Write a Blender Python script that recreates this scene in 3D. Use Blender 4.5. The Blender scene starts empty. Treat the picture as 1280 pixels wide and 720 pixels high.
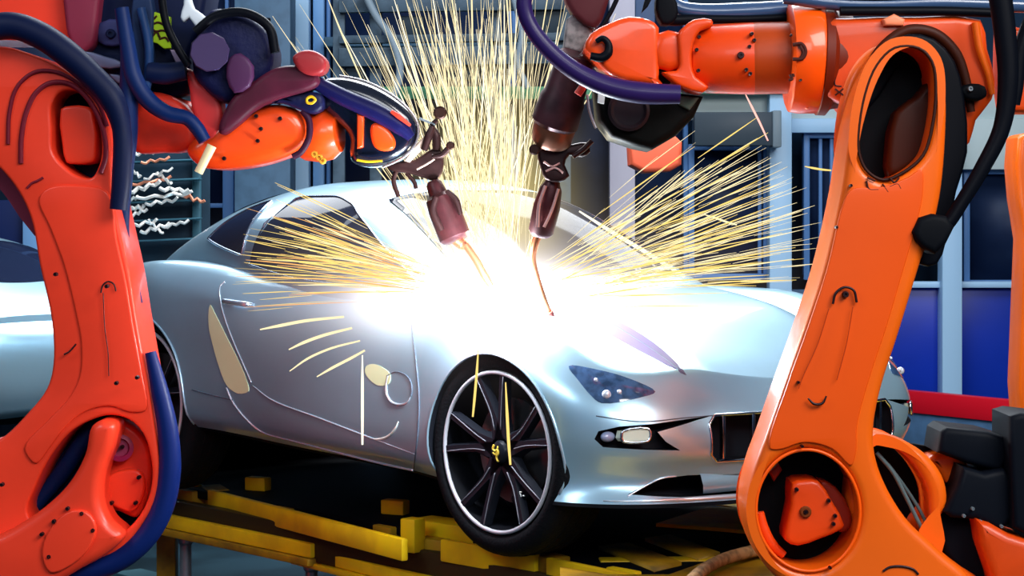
import bpy, bmesh, math, random
from mathutils import Vector, Matrix
from mathutils.bvhtree import BVHTree

S = bpy.context.scene
COL = S.collection
PI = math.pi

# ------------------------------------------------------------------ camera
FPX, HY, CH = 2600.0, 268.0, 1.86          # focal length in px, horizon row, camera height
cd = bpy.data.cameras.new('camera')
cam = bpy.data.objects.new('camera', cd)
COL.objects.link(cam)
cam.location = (0, 0, CH)
cam.rotation_euler = (PI / 2, 0, 0)
cd.sensor_width = 36
cd.lens = FPX / 1280 * 36
cd.shift_y = -(360 - HY) / 1280
cd.clip_end = 200
S.camera = cam

# ------------------------------------------------------------------ exposure
S.view_settings.view_transform = 'Standard'
S.view_settings.look = 'None'
S.view_settings.gamma = 1
S.view_settings.use_curve_mapping = False
S.view_settings.exposure = 0.0

# ------------------------------------------------------------------ world
W = bpy.data.worlds.new('World')
S.world = W
W.use_nodes = True
nt = W.node_tree
nt.nodes.clear()
wo = nt.nodes.new('ShaderNodeOutputWorld')
bg = nt.nodes.new('ShaderNodeBackground')
tc = nt.nodes.new('ShaderNodeTexCoord')
sx = nt.nodes.new('ShaderNodeSeparateXYZ')
cr = nt.nodes.new('ShaderNodeValToRGB')
mp = nt.nodes.new('ShaderNodeMapRange')
mp.inputs['From Min'].default_value = -1
nt.links.new(tc.outputs['Generated'], sx.inputs[0])
nt.links.new(sx.outputs['Z'], mp.inputs['Value'])
nt.links.new(mp.outputs[0], cr.inputs[0])
el = cr.color_ramp.elements
el[0].position = 0.0; el[0].color = (.02, .05, .07, 1)
el[1].position = 1.0; el[1].color = (.38, .50, .66, 1)
for p, c in ((.46, (.03, .08, .13, 1)), (.52, (.10, .22, .48, 1)), (.62, (.25, .42, .75, 1)), (.75, (.30, .44, .66, 1))):
    e = cr.color_ramp.elements.new(p); e.color = c
nt.links.new(cr.outputs[0], bg.inputs[0])
bg.inputs[1].default_value = 0.36
nt.links.new(bg.outputs[0], wo.inputs[0])

# ------------------------------------------------------------------ lights
def area(name, loc, target, sx_, sy_, power, color):
    l = bpy.data.lights.new(name, 'AREA')
    l.shape = 'RECTANGLE'; l.size = sx_; l.size_y = sy_; l.energy = power; l.color = color
    o = bpy.data.objects.new(name, l); COL.objects.link(o)
    o.location = loc
    o.rotation_euler = (Vector(target) - Vector(loc)).to_track_quat('-Z', 'Y').to_euler()
    return o

area('unseen_overhead_light', (4.5, 2.0, 6.0), (.6, 7.2, 1.0), 4.5, 3.0, 640, (1, .98, .95))
area('unseen_overhead_light', (-5.0, 3.0, 6.0), (-2.0, 7.6, 1.2), 3.0, 2.0, 130, (.85, .92, 1))
area('unseen_overhead_light', (0.3, 11.0, 6.0), (-.2, 8.6, 1.2), 4.5, 2.5, 620, (.88, .95, 1))
area('unseen_overhead_light', (-.8, 13.6, 5.2), (-.2, 8.6, 1.6), 7.0, 1.4, 160, (.90, .95, 1))  # added strip, unseen, for bright edges along roof and shoulders
area('unseen_overhead_light', (1.0, -.5, 4.8), (.3, 7.6, 1.0), 3.0, 2.0, 130, (.95, .98, 1))  # added front fill, unseen, to brighten bumper and rails
area('unseen_overhead_light', (0.0, 12.0, 6.5), (0.0, 16.0, 1.5), 9.0, 2.0, 260, (.80, .90, 1))

# ------------------------------------------------------------------ materials
MATS = {}
def mat(name, color, rough=.5, metal=0.0, coat=0.0, spec=.5, noise=0.0, nscale=8.0, emit=None, estr=0.0,
        trans=0.0, bump=0.0, bscale=60.0, c2=None):
    if name in MATS: return MATS[name]
    if metal == 0 and coat < .5: spec = .28 if max(color) > .16 else (.18 if max(color) > .012 else .08)
    m = bpy.data.materials.new(name); m.use_nodes = True
    n = m.node_tree; b = n.nodes['Principled BSDF']
    col = (*color, 1)
    b.inputs['Base Color'].default_value = col
    b.inputs['Roughness'].default_value = rough
    b.inputs['Metallic'].default_value = metal
    b.inputs['Coat Weight'].default_value = coat
    b.inputs['Coat Roughness'].default_value = .06
    b.inputs['Specular IOR Level'].default_value = spec
    b.inputs['Transmission Weight'].default_value = trans
    if emit:
        b.inputs['Emission Color'].default_value = (*emit, 1)
        b.inputs['Emission Strength'].default_value = estr
    t = n.nodes.new('ShaderNodeTexCoord')
    if noise or c2:
        nz = n.nodes.new('ShaderNodeTexNoise'); nz.inputs['Scale'].default_value = nscale
        nz.inputs['Detail'].default_value = 5
        n.links.new(t.outputs['Object'], nz.inputs['Vector'])
        mx = n.nodes.new('ShaderNodeMix'); mx.data_type = 'RGBA'
        mx.inputs['A'].default_value = col
        d = c2 if c2 else tuple(v * (1 - noise) for v in color)
        mx.inputs['B'].default_value = (*d, 1)
        rp = n.nodes.new('ShaderNodeMapRange')
        rp.inputs['From Min'].default_value = .42; rp.inputs['From Max'].default_value = .62
        n.links.new(nz.outputs['Fac'], rp.inputs['Value'])
        n.links.new(rp.outputs[0], mx.inputs['Factor'])
        n.links.new(mx.outputs['Result'], b.inputs['Base Color'])
    if bump:
        bn = n.nodes.new('ShaderNodeTexNoise'); bn.inputs['Scale'].default_value = bscale
        bp = n.nodes.new('ShaderNodeBump'); bp.inputs['Strength'].default_value = bump; bp.inputs['Distance'].default_value = .01
        n.links.new(t.outputs['Object'], bn.inputs['Vector'])
        n.links.new(bn.outputs['Fac'], bp.inputs['Height'])
        n.links.new(bp.outputs[0], b.inputs['Normal'])
    MATS[name] = m
    return m

def flake_paint():
    m = mat('silver_paint', (.47, .74, .90), rough=.32, metal=.62, coat=.8, noise=.06, nscale=3)
    return m

PAINT = flake_paint()
DARK = mat('black_plastic', (.002, .0028, .005), rough=.6)
VOIDM = mat('dark_recess', (.008, .010, .016), rough=.6)
GLASS = mat('tinted_glass', (.012, .018, .045), rough=.05, coat=.0, spec=.35)
RUBBER = mat('tyre_rubber', (.006, .007, .009), rough=.65, bump=.3, bscale=90)
RIMM = mat('rim_dark_metal', (.008, .010, .016), rough=.42, metal=.0, coat=.0)
CHROME = mat('polished_metal', (.75, .78, .82), rough=.15, metal=1.0)
RED = mat('red_orange_enamel', (.88, .050, .018), rough=.36, coat=.18, noise=.12, nscale=2.5)
ORANGE = mat('orange_enamel', (.86, .125, .004), rough=.36, coat=.18, noise=.10, nscale=2.5)
ORANGE2 = mat('orange_red_enamel', (.82, .060, .003), rough=.38, coat=.12, noise=.12, nscale=4)
NAVY = mat('navy_cable_jacket', (.0015, .006, .036), rough=.5)
BLUEC = mat('blue_cable_jacket', (.002, .016, .09), rough=.45)
BLACKC = mat('black_cable_jacket', (.0022, .003, .006), rough=.45)
VIOLET = mat('violet_brown_metal', (.085, .026, .034), rough=.45, metal=.3, noise=.4, nscale=14)
COPPER = mat('copper_tube', (.75, .28, .13), rough=.35, metal=.9)
YELLOW = mat('yellow_frame_paint', (.90, .60, .008), rough=.42, c2=(.72, .44, .01), nscale=5)
STEEL = mat('grey_steel', (.30, .36, .40), rough=.4, metal=.6, noise=.3)
TEXT = mat('painted_marking', (.05, .008, .005), rough=.6)

# ------------------------------------------------------------------ object helpers
def link_mesh(name, me, m, parent=None, smooth=True):
    o = bpy.data.objects.new(name, me)
    COL.objects.link(o)
    if m is not None:
        if isinstance(m, (list, tuple)):
            for q in m: me.materials.append(q)
        else:
            me.materials.append(m)
    if smooth:
        for p in me.polygons: p.use_smooth = True
    if parent is not None:
        o.parent = parent
    return o

def from_bm(name, bm, m, parent=None, smooth=True, sharp=35, world=False):
    """world=True: bmesh is in world coordinates and is moved into the parent's space."""
    if sharp:
        bm.normal_update()
        for e in bm.edges:
            if len(e.link_faces) == 2 and e.calc_face_angle(0) > math.radians(sharp):
                e.smooth = False
    me = bpy.data.meshes.new(name)
    if world and parent is not None:
        mw = chain(parent)
        bmesh.ops.transform(bm, matrix=mw.inverted(), verts=bm.verts)
    bm.to_mesh(me); bm.free()
    return link_mesh(name, me, m, parent, smooth)

def chain(o):
    m = Matrix.Translation(o.location) @ o.rotation_euler.to_matrix().to_4x4()
    while o.parent is not None:
        o = o.parent
        m = (Matrix.Translation(o.location) @ o.rotation_euler.to_matrix().to_4x4()) @ m
    return m

def thing(name, label, cat, loc=(0, 0, 0), rz=0.0, group=None):
    o = bpy.data.objects.new(name, None)
    o.empty_display_size = .1
    COL.objects.link(o)
    o.location = loc; o.rotation_euler = (0, 0, rz)
    tag(o, label, cat, group)
    return o

def tag(o, label, cat=None, group=None, kind=None):
    if label: o['label'] = label
    if cat: o['category'] = cat
    if group: o['group'] = group
    if kind: o['kind'] = kind
    return o

def cr_spline(pts, n, closed=False):
    P_ = [Vector(p) for p in pts]
    out = []
    m = len(P_)
    segs = m if closed else m - 1
    for i in range(segs):
        if closed:
            a, b, c, d = P_[(i - 1) % m], P_[i], P_[(i + 1) % m], P_[(i + 2) % m]
        else:
            b, c = P_[i], P_[i + 1]
            a = P_[i - 1] if i > 0 else b * 2 - c
            d = P_[i + 2] if i + 2 < m else c * 2 - b
        # centripetal Catmull-Rom
        def tj(ti, p, q): return ti + max((q - p).length, 1e-6) ** .5
        t0 = 0; t1 = tj(t0, a, b); t2 = tj(t1, b, c); t3 = tj(t2, c, d)
        for k in range(n):
            t = t1 + (t2 - t1) * k / n
            A1 = a * ((t1 - t) / (t1 - t0)) + b * ((t - t0) / (t1 - t0))
            A2 = b * ((t2 - t) / (t2 - t1)) + c * ((t - t1) / (t2 - t1))
            A3 = c * ((t3 - t) / (t3 - t2)) + d * ((t - t2) / (t3 - t2))
            B1 = A1 * ((t2 - t) / (t2 - t0)) + A2 * ((t - t0) / (t2 - t0))
            B2 = A2 * ((t3 - t) / (t3 - t1)) + A3 * ((t - t1) / (t3 - t1))
            out.append(B1 * ((t2 - t) / (t2 - t1)) + B2 * ((t - t1) / (t2 - t1)))
    if not closed: out.append(P_[-1].copy())
    return out

def interp(tab, x):
    """smooth monotone (pchip-like) interpolation of [(x,y),..]"""
    n = len(tab)
    if x <= tab[0][0]: return tab[0][1]
    if x >= tab[-1][0]: return tab[-1][1]
    i = 0
    while tab[i + 1][0] < x: i += 1
    def sl(j): return (tab[j + 1][1] - tab[j][1]) / (tab[j + 1][0] - tab[j][0])
    def d(j):
        if j == 0: return sl(0)
        if j == n - 1: return sl(n - 2)
        a, b = sl(j - 1), sl(j)
        if a * b <= 0: return 0
        return 2 * a * b / (a + b)
    x0, y0 = tab[i]; x1, y1 = tab[i + 1]
    h = x1 - x0; t = (x - x0) / h
    return ((2*t**3 - 3*t*t + 1) * y0 + (t**3 - 2*t*t + t) * h * d(i) + (-2*t**3 + 3*t*t) * y1 + (t**3 - t*t) * h * d(i + 1))

def add_tube(bm, pts, r, seg=10, n=6, closed=False, smooth=True, caps=True):
    """sweep a circle along points; r is a number or a list per control point"""
    if smooth and len(pts) > 2:
        path = cr_spline(pts, n, closed)
    else:
        path = [Vector(p) for p in pts]
    N = len(path)
    rs = []
    for i in range(N):
        if isinstance(r, (list, tuple)):
            f = i / max(1, N - 1) * (len(r) - 1); k = min(int(f), len(r) - 2); f -= k
            rs.append(r[k] * (1 - f) + r[k + 1] * f)
        else: rs.append(r)
    up = None; rings = []
    for i in range(N):
        if closed: t = path[(i + 1) % N] - path[i - 1]
        else: t = path[min(i + 1, N - 1)] - path[max(i - 1, 0)]
        if t.length < 1e-9: t = Vector((0, 0, 1))
        t.normalize()
        if up is None:
            up = t.orthogonal().normalized()
        up = (up - t * up.dot(t))
        if up.length < 1e-6: up = t.orthogonal()
        up.normalize()
        bi = t.cross(up)
        rings.append([bm.verts.new(path[i] + (up * math.cos(2*PI*k/seg) + bi * math.sin(2*PI*k/seg)) * rs[i]) for k in range(seg)])
    for i in range(N if closed else N - 1):
        a, b = rings[i], rings[(i + 1) % N]
        for k in range(seg):
            bm.faces.new((a[k], a[(k + 1) % seg], b[(k + 1) % seg], b[k]))
    if caps and not closed:
        bm.faces.new(rings[0][::-1]); bm.faces.new(rings[-1])
    return bm

def tube(name, pts, r, m, parent=None, seg=12, n=6, world=True, closed=False, smooth=True):
    bm = bmesh.new(); add_tube(bm, pts, r, seg, n, closed, smooth)
    return from_bm(name, bm, m, parent, world=world, sharp=50)

def add_lathe(bm, p0, p1, prof, seg=32, caps=True):
    """surface of revolution about p0->p1; prof = [(t, r), ...] (t in metres from p0)"""
    p0 = Vector(p0); p1 = Vector(p1)
    ax = (p1 - p0).normalized(); u = ax.orthogonal().normalized(); v = ax.cross(u)
    rings = []
    for t, r in prof:
        c = p0 + ax * t
        if r < 1e-5: rings.append([bm.verts.new(c)])
        else: rings.append([bm.verts.new(c + (u * math.cos(2*PI*k/seg) + v * math.sin(2*PI*k/seg)) * r) for k in range(seg)])
    for a, b in zip(rings, rings[1:]):
        for k in range(seg):
            k2 = (k + 1) % seg
            if len(a) == 1 and len(b) == 1: continue
            if len(a) == 1: bm.faces.new((a[0], b[k2], b[k]))
            elif len(b) == 1: bm.faces.new((a[k], a[k2], b[0]))
            else: bm.faces.new((a[k], a[k2], b[k2], b[k]))
    if caps and len(rings[0]) > 1: bm.faces.new(rings[0][::-1])
    if caps and len(rings[-1]) > 1: bm.faces.new(rings[-1])
    return bm

def lathe(name, p0, p1, prof, m, parent=None, seg=32, world=True, sharp=35):
    bm = bmesh.new(); add_lathe(bm, p0, p1, prof, seg)
    bmesh.ops.recalc_face_normals(bm, faces=bm.faces)
    return from_bm(name, bm, m, parent, world=world, sharp=sharp)

def add_box(bm, c, d, rot=None, bevel=0.0, bseg=2):
    r = bmesh.ops.create_cube(bm, size=1)
    vs = r['verts']
    mt = Matrix.Translation(Vector(c)) @ (rot.to_4x4() if rot else Matrix()) @ Matrix.Diagonal((*d, 1))
    bmesh.ops.transform(bm, matrix=mt, verts=vs)
    if bevel:
        es = {e for v in vs for e in v.link_edges}
        bmesh.ops.bevel(bm, geom=list(es), offset=bevel, segments=bseg, affect='EDGES', profile=.5)
    return bm

def box(name, c, d, m, parent=None, rot=None, bevel=.004, world=True, bseg=2):
    bm = bmesh.new(); add_box(bm, c, d, rot, bevel, bseg)
    return from_bm(name, bm, m, parent, world=world)

def beam(name, p0, p1, w, h, m, parent=None, bevel=.006, world=True, up=(0, 0, 1)):
    """box between two points; w across, h vertical"""
    p0 = Vector(p0); p1 = Vector(p1); x = (p1 - p0); L = x.length; x.normalize()
    z = Vector(up); y = z.cross(x).normalized(); z = x.cross(y)
    R = Matrix((x, y, z)).transposed()
    return box(name, (p0 + p1) / 2, (L, w, h), m, parent, R, bevel, world)

def P(px, py, D):
    """world point seen at photo pixel (px,py) at distance D"""
    return Vector(((px - 640) * D / FPX, D, CH - (py - HY) * D / FPX))

def sub(pts, n=5):
    return [(v.x, v.y) for v in cr_spline([(a, b, 0) for a, b in pts], n, True)]

def plate_bm(out, D, thick, bevel=.02, holes=(), smooth=5, tilt=0.0, bseg=3):
    """outline in photo px, standing at distance D, real thickness away from the camera"""
    cu = bpy.data.curves.new('tmp', 'CURVE'); cu.dimensions = '2D'; cu.fill_mode = 'BOTH'
    k = D / FPX
    def addsp(pts, sm):
        q = sub(pts, sm) if sm else pts
        sp = cu.splines.new('POLY'); sp.points.add(len(q) - 1); sp.use_cyclic_u = True
        for i, (x, y) in enumerate(q):
            sp.points[i].co = ((x - 640) * k, CH - (y - HY) * k, 0, 1)
    addsp(out, smooth)
    for hl in holes: addsp(hl, smooth)
    cu.extrude = max(thick / 2 - bevel, .001); cu.bevel_depth = bevel; cu.bevel_resolution = bseg; cu.offset = -bevel
    o = bpy.data.objects.new('tmp', cu); COL.objects.link(o)
    dg = bpy.context.evaluated_depsgraph_get(); dg.update()
    me = bpy.data.meshes.new_from_object(o.evaluated_get(dg))
    bm = bmesh.new(); bm.from_mesh(me)
    bpy.data.objects.remove(o); bpy.data.curves.remove(cu); bpy.data.meshes.remove(me)
    M_ = Matrix(((1, 0, 0, 0), (0, 0, -1, D + thick / 2), (0, 1, 0, 0), (0, 0, 0, 1)))
    bmesh.ops.transform(bm, matrix=M_, verts=bm.verts)
    if tilt:
        cx = sum(v.co.x for v in bm.verts) / len(bm.verts)
        for v in bm.verts: v.co.y += (v.co.x - cx) * tilt
    bmesh.ops.remove_doubles(bm, verts=bm.verts, dist=.0002)
    bmesh.ops.recalc_face_normals(bm, faces=bm.faces)
    return bm

def plate(name, out, D, thick, m, parent=None, bevel=.02, holes=(), smooth=5, tilt=0.0, sharp=40, bseg=3):
    return from_bm(name, plate_bm(out, D, thick, bevel, holes, smooth, tilt, bseg), m, parent, world=True, sharp=sharp)

def ell(cx, cy, rx, ry, n=20, a=0.0):
    ca, sa = math.cos(a), math.sin(a)
    return [(cx + rx*math.cos(2*PI*i/n)*ca - ry*math.sin(2*PI*i/n)*sa, cy + rx*math.cos(2*PI*i/n)*sa + ry*math.sin(2*PI*i/n)*ca) for i in range(n)]
# ================================================================== THE SETTING
FLOORM = mat('painted_concrete_floor', (.012, .030, .040), rough=.4, noise=.6, nscale=1.5)
WALLM = mat('blue_grey_wall', (.018, .045, .09), rough=.6, noise=.3, nscale=1.2)
FRAME = mat('pale_blue_frame', (.42, .66, .90), rough=.35)
FRAME2 = mat('mid_blue_frame', (.10, .24, .52), rough=.4)
WHITEP = mat('pale_grey_panel', (.55, .66, .66), rough=.5)
PANEB = mat('dark_window_glass', (.006, .014, .045), rough=.38, coat=0.0, c2=(.02, .04, .10), nscale=.8)
BLUEP = mat('royal_blue_panel', (.005, .035, .42), rough=.35, noise=.25, nscale=1)
REDP = mat('red_kick_strip', (.55, .004, .015), rough=.4)
GREYB = mat('grey_blue_panel', (.06, .13, .24), rough=.45, noise=.2)
GREENB = mat('green_beam_paint', (.12, .42, .22), rough=.4)
RACK = mat('rack_blue_grey', (.10, .20, .30), rough=.5, noise=.4, nscale=2)

def struct(o, label=None):
    o['kind'] = 'structure'
    if label: o['label'] = label
    return o
struct(box('floor', (0, 11, -.05), (30, 24, .1), FLOORM, bevel=0))
DB = 17.0
WB = P(0, 0, DB).z
def wallbox(name, x0, y0, x1, y1, D, th, m, parent=None, bevel=.01):
    a, b = P(x0, y0, D), P(x1, y1, D)
    return box(name, ((a.x + b.x) / 2, D + th / 2, (a.z + b.z) / 2), (abs(b.x - a.x), th, abs(a.z - b.z)), m, parent, bevel=bevel)
back = struct(box('wall_back', (0, DB + .6, 4), (30, .2, 8.2), WALLM, bevel=0))
struct(box('wall_left', (-12, 11, 4), (.2, 24, 8.2), WALLM, bevel=0))
struct(box('wall_right', (12, 11, 4), (.2, 24, 8.2), WALLM, bevel=0))

def window(n, x0, y0, x1, y1, fw=7, m=FRAME, mull=()):
    """a framed window set in the back partition, with its pane"""
    a, b = P(x0, y0, DB), P(x1, y1, DB)
    w_ = bpy.data.objects.new('window_%d' % n, None); COL.objects.link(w_); w_.location = ((a.x + b.x) / 2, DB, b.z); w_['kind'] = 'structure'
    k = DB / FPX * fw
    bm = bmesh.new()
    for c, d in ((((a.x + b.x) / 2, DB + .03, a.z - k / 2), (b.x - a.x, .10, k)), (((a.x + b.x) / 2, DB + .03, b.z + k / 2), (b.x - a.x, .10, k)),
                 ((a.x + k / 2, DB + .03, (a.z + b.z) / 2), (k, .11, a.z - b.z)), ((b.x - k / 2, DB + .03, (a.z + b.z) / 2), (k, .11, a.z - b.z))):
        add_box(bm, c, d, None, .01)
    for mx in mull:
        add_box(bm, (P(mx, 0, DB).x, DB + .04, (a.z + b.z) / 2), (.03, .06, a.z - b.z), None, .006)
    from_bm('window_frame', bm, m, w_, world=True)
    box('window_pane', ((a.x + b.x) / 2, DB + .08, (a.z + b.z) / 2), (b.x - a.x - k, .02, a.z - b.z - k), PANEB, w_, bevel=0)
    return w_
window(1, -60, -60, 120, 180, 6, FRAME2)
window(2, 120, -60, 366, 260, 6, FRAME2, (283, 307))
window(3, 408, -60, 640, 270, 5, FRAME2)
window(4, 640, -60, 860, 350, 6, FRAME2)
window(5, 860, 180, 962, 350, 8, FRAME2, (950,))
window(6, 1004, 165, 1140, 350, 8, FRAME2, (1026, 1040))
window(7, 1204, 210, 1360, 358, 8, FRAME2, (1276,))
n_t = [0]
def trim(x0, y0, x1, y1, D, th, m):
    n_t[0] += 1
    return struct(wallbox('trim_%d' % n_t[0], x0, y0, x1, y1, D, th, m))
trim(365, -60, 386, 610, DB - .20, .22, FRAME)
trim(391, -60, 405, 610, DB - .10, .12, mat('soft_blue_frame', (.20, .42, .75), rough=.4))
trim(278, 150, 292, 610, DB - .10, .1, FRAME2)
trim(294, 150, 306, 610, DB - .10, .1, mat('soft_blue_frame', (.2, .42, .75)))
trim(962, 110, 990, 610, DB - .25, .2, FRAME)
trim(762, -60, 794, 610, DB - .20, .2, mat('blush_white_frame', (.62, .58, .68), rough=.4))
trim(1178, 100, 1203, 610, DB - .25, .2, FRAME)
trim(960, 148, 1180, 166, DB - .12, .12, FRAME)
trim(850, 118, 1300, 150, DB - .08, .1, WHITEP)
trim(1200, 148, 1340, 212, DB - .15, .16, WHITEP)
trim(850, 105, 990, 117, DB - .30, .2, GREENB)
trim(405, 108, 740, 124, DB - .30, .2, GREENB)
trim(405, 46, 740, 58, DB - .25, .2, RACK)
trim(1090, 352, 1340, 360, DB - .14, .14, FRAME)
trim(1080, 360, 1340, 500, DB - .05, .1, BLUEP)
trim(-80, 352, 400, 362, DB - .14, .1, FRAME2)
trim(-80, 362, 1080, 500, DB - .05, .1, GREYB)
trim(-80, 250, 75, 352, DB - .10, .1, mat('navy_panel', (.008, .02, .10), rough=.4))
trim(-80, 312, 30, 326, DB - .18, .1, REDP)
trim(28, 236, 48, 352, DB - .22, .12, mat('soft_blue_frame', (.2, .42, .75)))
# low barrier with a red strip, turned a little towards the camera
def barrier(px0, py0, px1, py1, D0, D1, h, m, name):
    a = P(px0, py0, D0); b = P(px1, py1, D1)
    return a, b
bz = thing('safety_barrier', 'low grey-blue barrier with a red top rail in front of the blue panels at right', 'barrier', (5.2, 15.3, 0))
a, b = P(1098, 497, 15.8), P(1340, 520, 14.2)
a.z = b.z = (a.z + b.z) / 2
beam('top_rail', a + Vector((-.1, 0, .0)), b, .10, .16, REDP, bz)
beam('barrier_panel', (a.x - .1, a.y, .01 + (a.z - .08) / 2), (b.x, b.y, .01 + (a.z - .08) / 2), .06, a.z - .10, GREYB, bz)
# cabinets / boxes on the partition
t = thing('wall_display', 'flat dark grey screen box hung on the pale window post', 'screen', P(922, 180, DB - .5))
wallbox('screen_housing', 868, 140, 977, 182, DB - .5, .22, mat('dark_grey_box', (.05, .07, .09), rough=.35), t)
wallbox('side_cap', 966, 138, 977, 184, DB - .53, .26, mat('grey_box_edge', (.20, .26, .30), rough=.4), t)
# ================================================================== THE CAR
CZ = .62                                     # height of the carrier frame under the tyres
HW = .93
FX, FYd = -.075, 7.506
HX, HYd = .6635, -.7477
car = thing('car', 'silver-blue two-door sports coupe standing on the yellow carrier frame between the robots', 'car',
            (FX + HW * .7477, FYd + HW * .6635, CZ), math.atan2(HYd, HX))
CM = chain(car); CI = CM.inverted()

ST_C = [(-3.22, 0), (-3.19, .35), (-3.08, .66), (-2.82, .86), (-2.4, .960), (-1.9, .935), (-1.3, .905), (-.7, .90),
        (0, .955), (.25, .945), (.44, .885), (.585, .75), (.69, .49), (.75, .22), (.77, 0)]
def tb(*v): return [(i, x) for i, x in enumerate(v)]
T_zA = tb(.40, .38, .36, .33, .31, .30, .27, .25, .225, .225, .225, .225, .225, .225, .225)
T_oA = tb(.12, .12, .12, .10, .08, .08, .08, .08, .04, .01, .00, -.01, -.02, -.02, -.02)
T_zB = tb(.46, .45, .43, .40, .39, .39, .36, .34, .31, .30, .30, .30, .30, .30, .30)
T_oB = tb(.03, .03, .03, .02, .01, .005, .0, .0, .01, .015, .035, .045, .045, .045, .045)
T_zC = tb(.66, .66, .66, .66, .66, .64, .56, .54, .55, .50, .46, .43, .41, .40, .40)
T_zD = tb(.86, .87, .88, .90, .90, .87, .79, .78, .78, .68, .60, .56, .53, .52, .52)
T_oD = tb(.02, .02, .02, .02, .025, .03, .05, .05, .025, .02, .02, .02, .02, .02, .02)
T_oE = tb(.10, .10, .10, .11, .13, .14, .15, .15, .14, .14, .13, .12, .12, .12, .12)
Z_C = [(-3.3, .90), (-2.9, .97), (-2.5, 1.0), (-2, .97), (-1, .93), (-.5, .955), (-.2, .945), (.1, .90), (.3, .835), (.5, .735), (.65, .64), (.8, .53)]
Z_E = [(-3.3, .90), (-2.8, .99), (-2.3, 1.035), (-2, 1.02), (-1.6, .965), (-1.1, .93), (-.6, .935), (-.15, .925), (.1, .875), (.25, .80), (.4, .715), (.55, .655), (.7, .60)]
Z_V = [(-.75, 0), (-.3, .045), (.05, .065), (.3, .045), (.55, .0)]
def smooth01(x):
    x = max(0, min(1, x)); return x * x * (3 - 2 * x)
def ztop(u, s):
    s = abs(s)
    c = interp(Z_C, u); e = interp(Z_E, u)
    return c + (e - c) * smooth01((s - .40) / .38) - interp(Z_V, u) * math.exp(-((s - .56) / .085) ** 2)

def body_half_columns():
    n = 17
    plan = cr_spline([(a, b, 0) for a, b in ST_C], n)
    cols = []
    N = len(plan)
    for i, p in enumerate(plan):
        t = i / n
        a = plan[max(i - 1, 0)]; b = plan[min(i + 1, N - 1)]
        d = (b - a)
        if i == 0: d = Vector((0, 1, 0))
        if i == N - 1: d = Vector((0, -1, 0))
        d.normalize(); nr = Vector((-d.y, d.x, 0))          # outward (left turn) normal
        if nr.y < 0 and abs(d.x) > .5: nr = -nr
        if i < 3 and nr.x > 0: nr = -nr
        if i > N - 4 and nr.x < 0: nr = -nr
        def q(o, z):
            v = p - nr * o
            return Vector((v.x, max(v.y, 0), z))
        A = q(interp(T_oA, t), interp(T_zA, t)); B = q(interp(T_oB, t), interp(T_zB, t))
        C = q(0, interp(T_zC, t)); D = q(interp(T_oD, t), interp(T_zD, t))
        e = q(interp(T_oE, t), 0)
        E = Vector((e.x, e.y, ztop(e.x, e.y)))
        ctrl = [A, B, C, D, E]
        for r in (.12, .24, .36, .48, .62, .8, 1.0):
            s = e.y * (1 - r)
            ctrl.append(Vector((e.x, s, ztop(e.x, s))))
        if e.y < .02:
            col = cr_spline(ctrl[:5], 6) + [ctrl[4].copy() for _ in range(7 * 4)]
        else:
            lo = cr_spline(ctrl[:7], 6)[:6 * 4]
            # from E inwards sample the height function itself
            top = []
            for k in range(7 * 4 + 1):
                s = e.y * (1 - k / 28); top.append(Vector((e.x, s, ztop(e.x, s))))
            col = lo + top
        col = [Vector((A.x, 0, A.z)), Vector((A.x, A.y * .5, A.z))] + col
        cols.append(col)
    return cols

def body_bm():
    cols = body_half_columns()
    bm = bmesh.new()
    for sgn in (1, -1):
        g = [[bm.verts.new((v.x, v.y * sgn, v.z)) for v in c] for c in cols]
        for a, b in zip(g, g[1:]):
            for k in range(len(a) - 1):
                f = [a[k], a[k + 1], b[k + 1], b[k]]
                if sgn < 0: f = f[::-1]
                try: fc = bm.faces.new(f)
                except ValueError: continue
                fc.material_index = 1 if k < 3 else 0
    bmesh.ops.remove_doubles(bm, verts=bm.verts, dist=.0015)
    bmesh.ops.dissolve_degenerate(bm, dist=.0008, edges=bm.edges)
    bmesh.ops.recalc_face_normals(bm, faces=bm.faces)
    return bm

bmB = body_bm()
BVH = BVHTree.FromBMesh(bmB)

# the glasshouse
G_sb = [(-3.14, .40), (-2.9, .53), (-2.5, .64), (-2.1, .73), (-1.7, .775), (-1.0, .785), (-.6, .765), (-.3, .72)]
G_zb = [(-3.2, .90), (-2.3, .93), (-1.6, .90), (-.3, .86)]
G_zr = [(-3.14, .955), (-2.95, 1.07), (-2.6, 1.225), (-2.2, 1.34), (-1.85, 1.39), (-1.5, 1.395), (-1.22, 1.375), (-1.05, 1.325), (-.85, 1.23), (-.6, 1.085), (-.42, .975), (-.3, .90)]
GN = 2.6
def dome_z(u, s):
    sb, zb, zr = interp(G_sb, u), interp(G_zb, u), interp(G_zr, u)
    return zb + (zr - zb) * max(0, 1 - (abs(s) / sb) ** GN) ** (1 / GN)
def dome_s(u, z):
    sb, zb, zr = interp(G_sb, u), interp(G_zb, u), interp(G_zr, u)
    return sb * max(0, 1 - max(0, min(1, (z - zb) / (zr - zb))) ** GN) ** (1 / GN)
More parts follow.
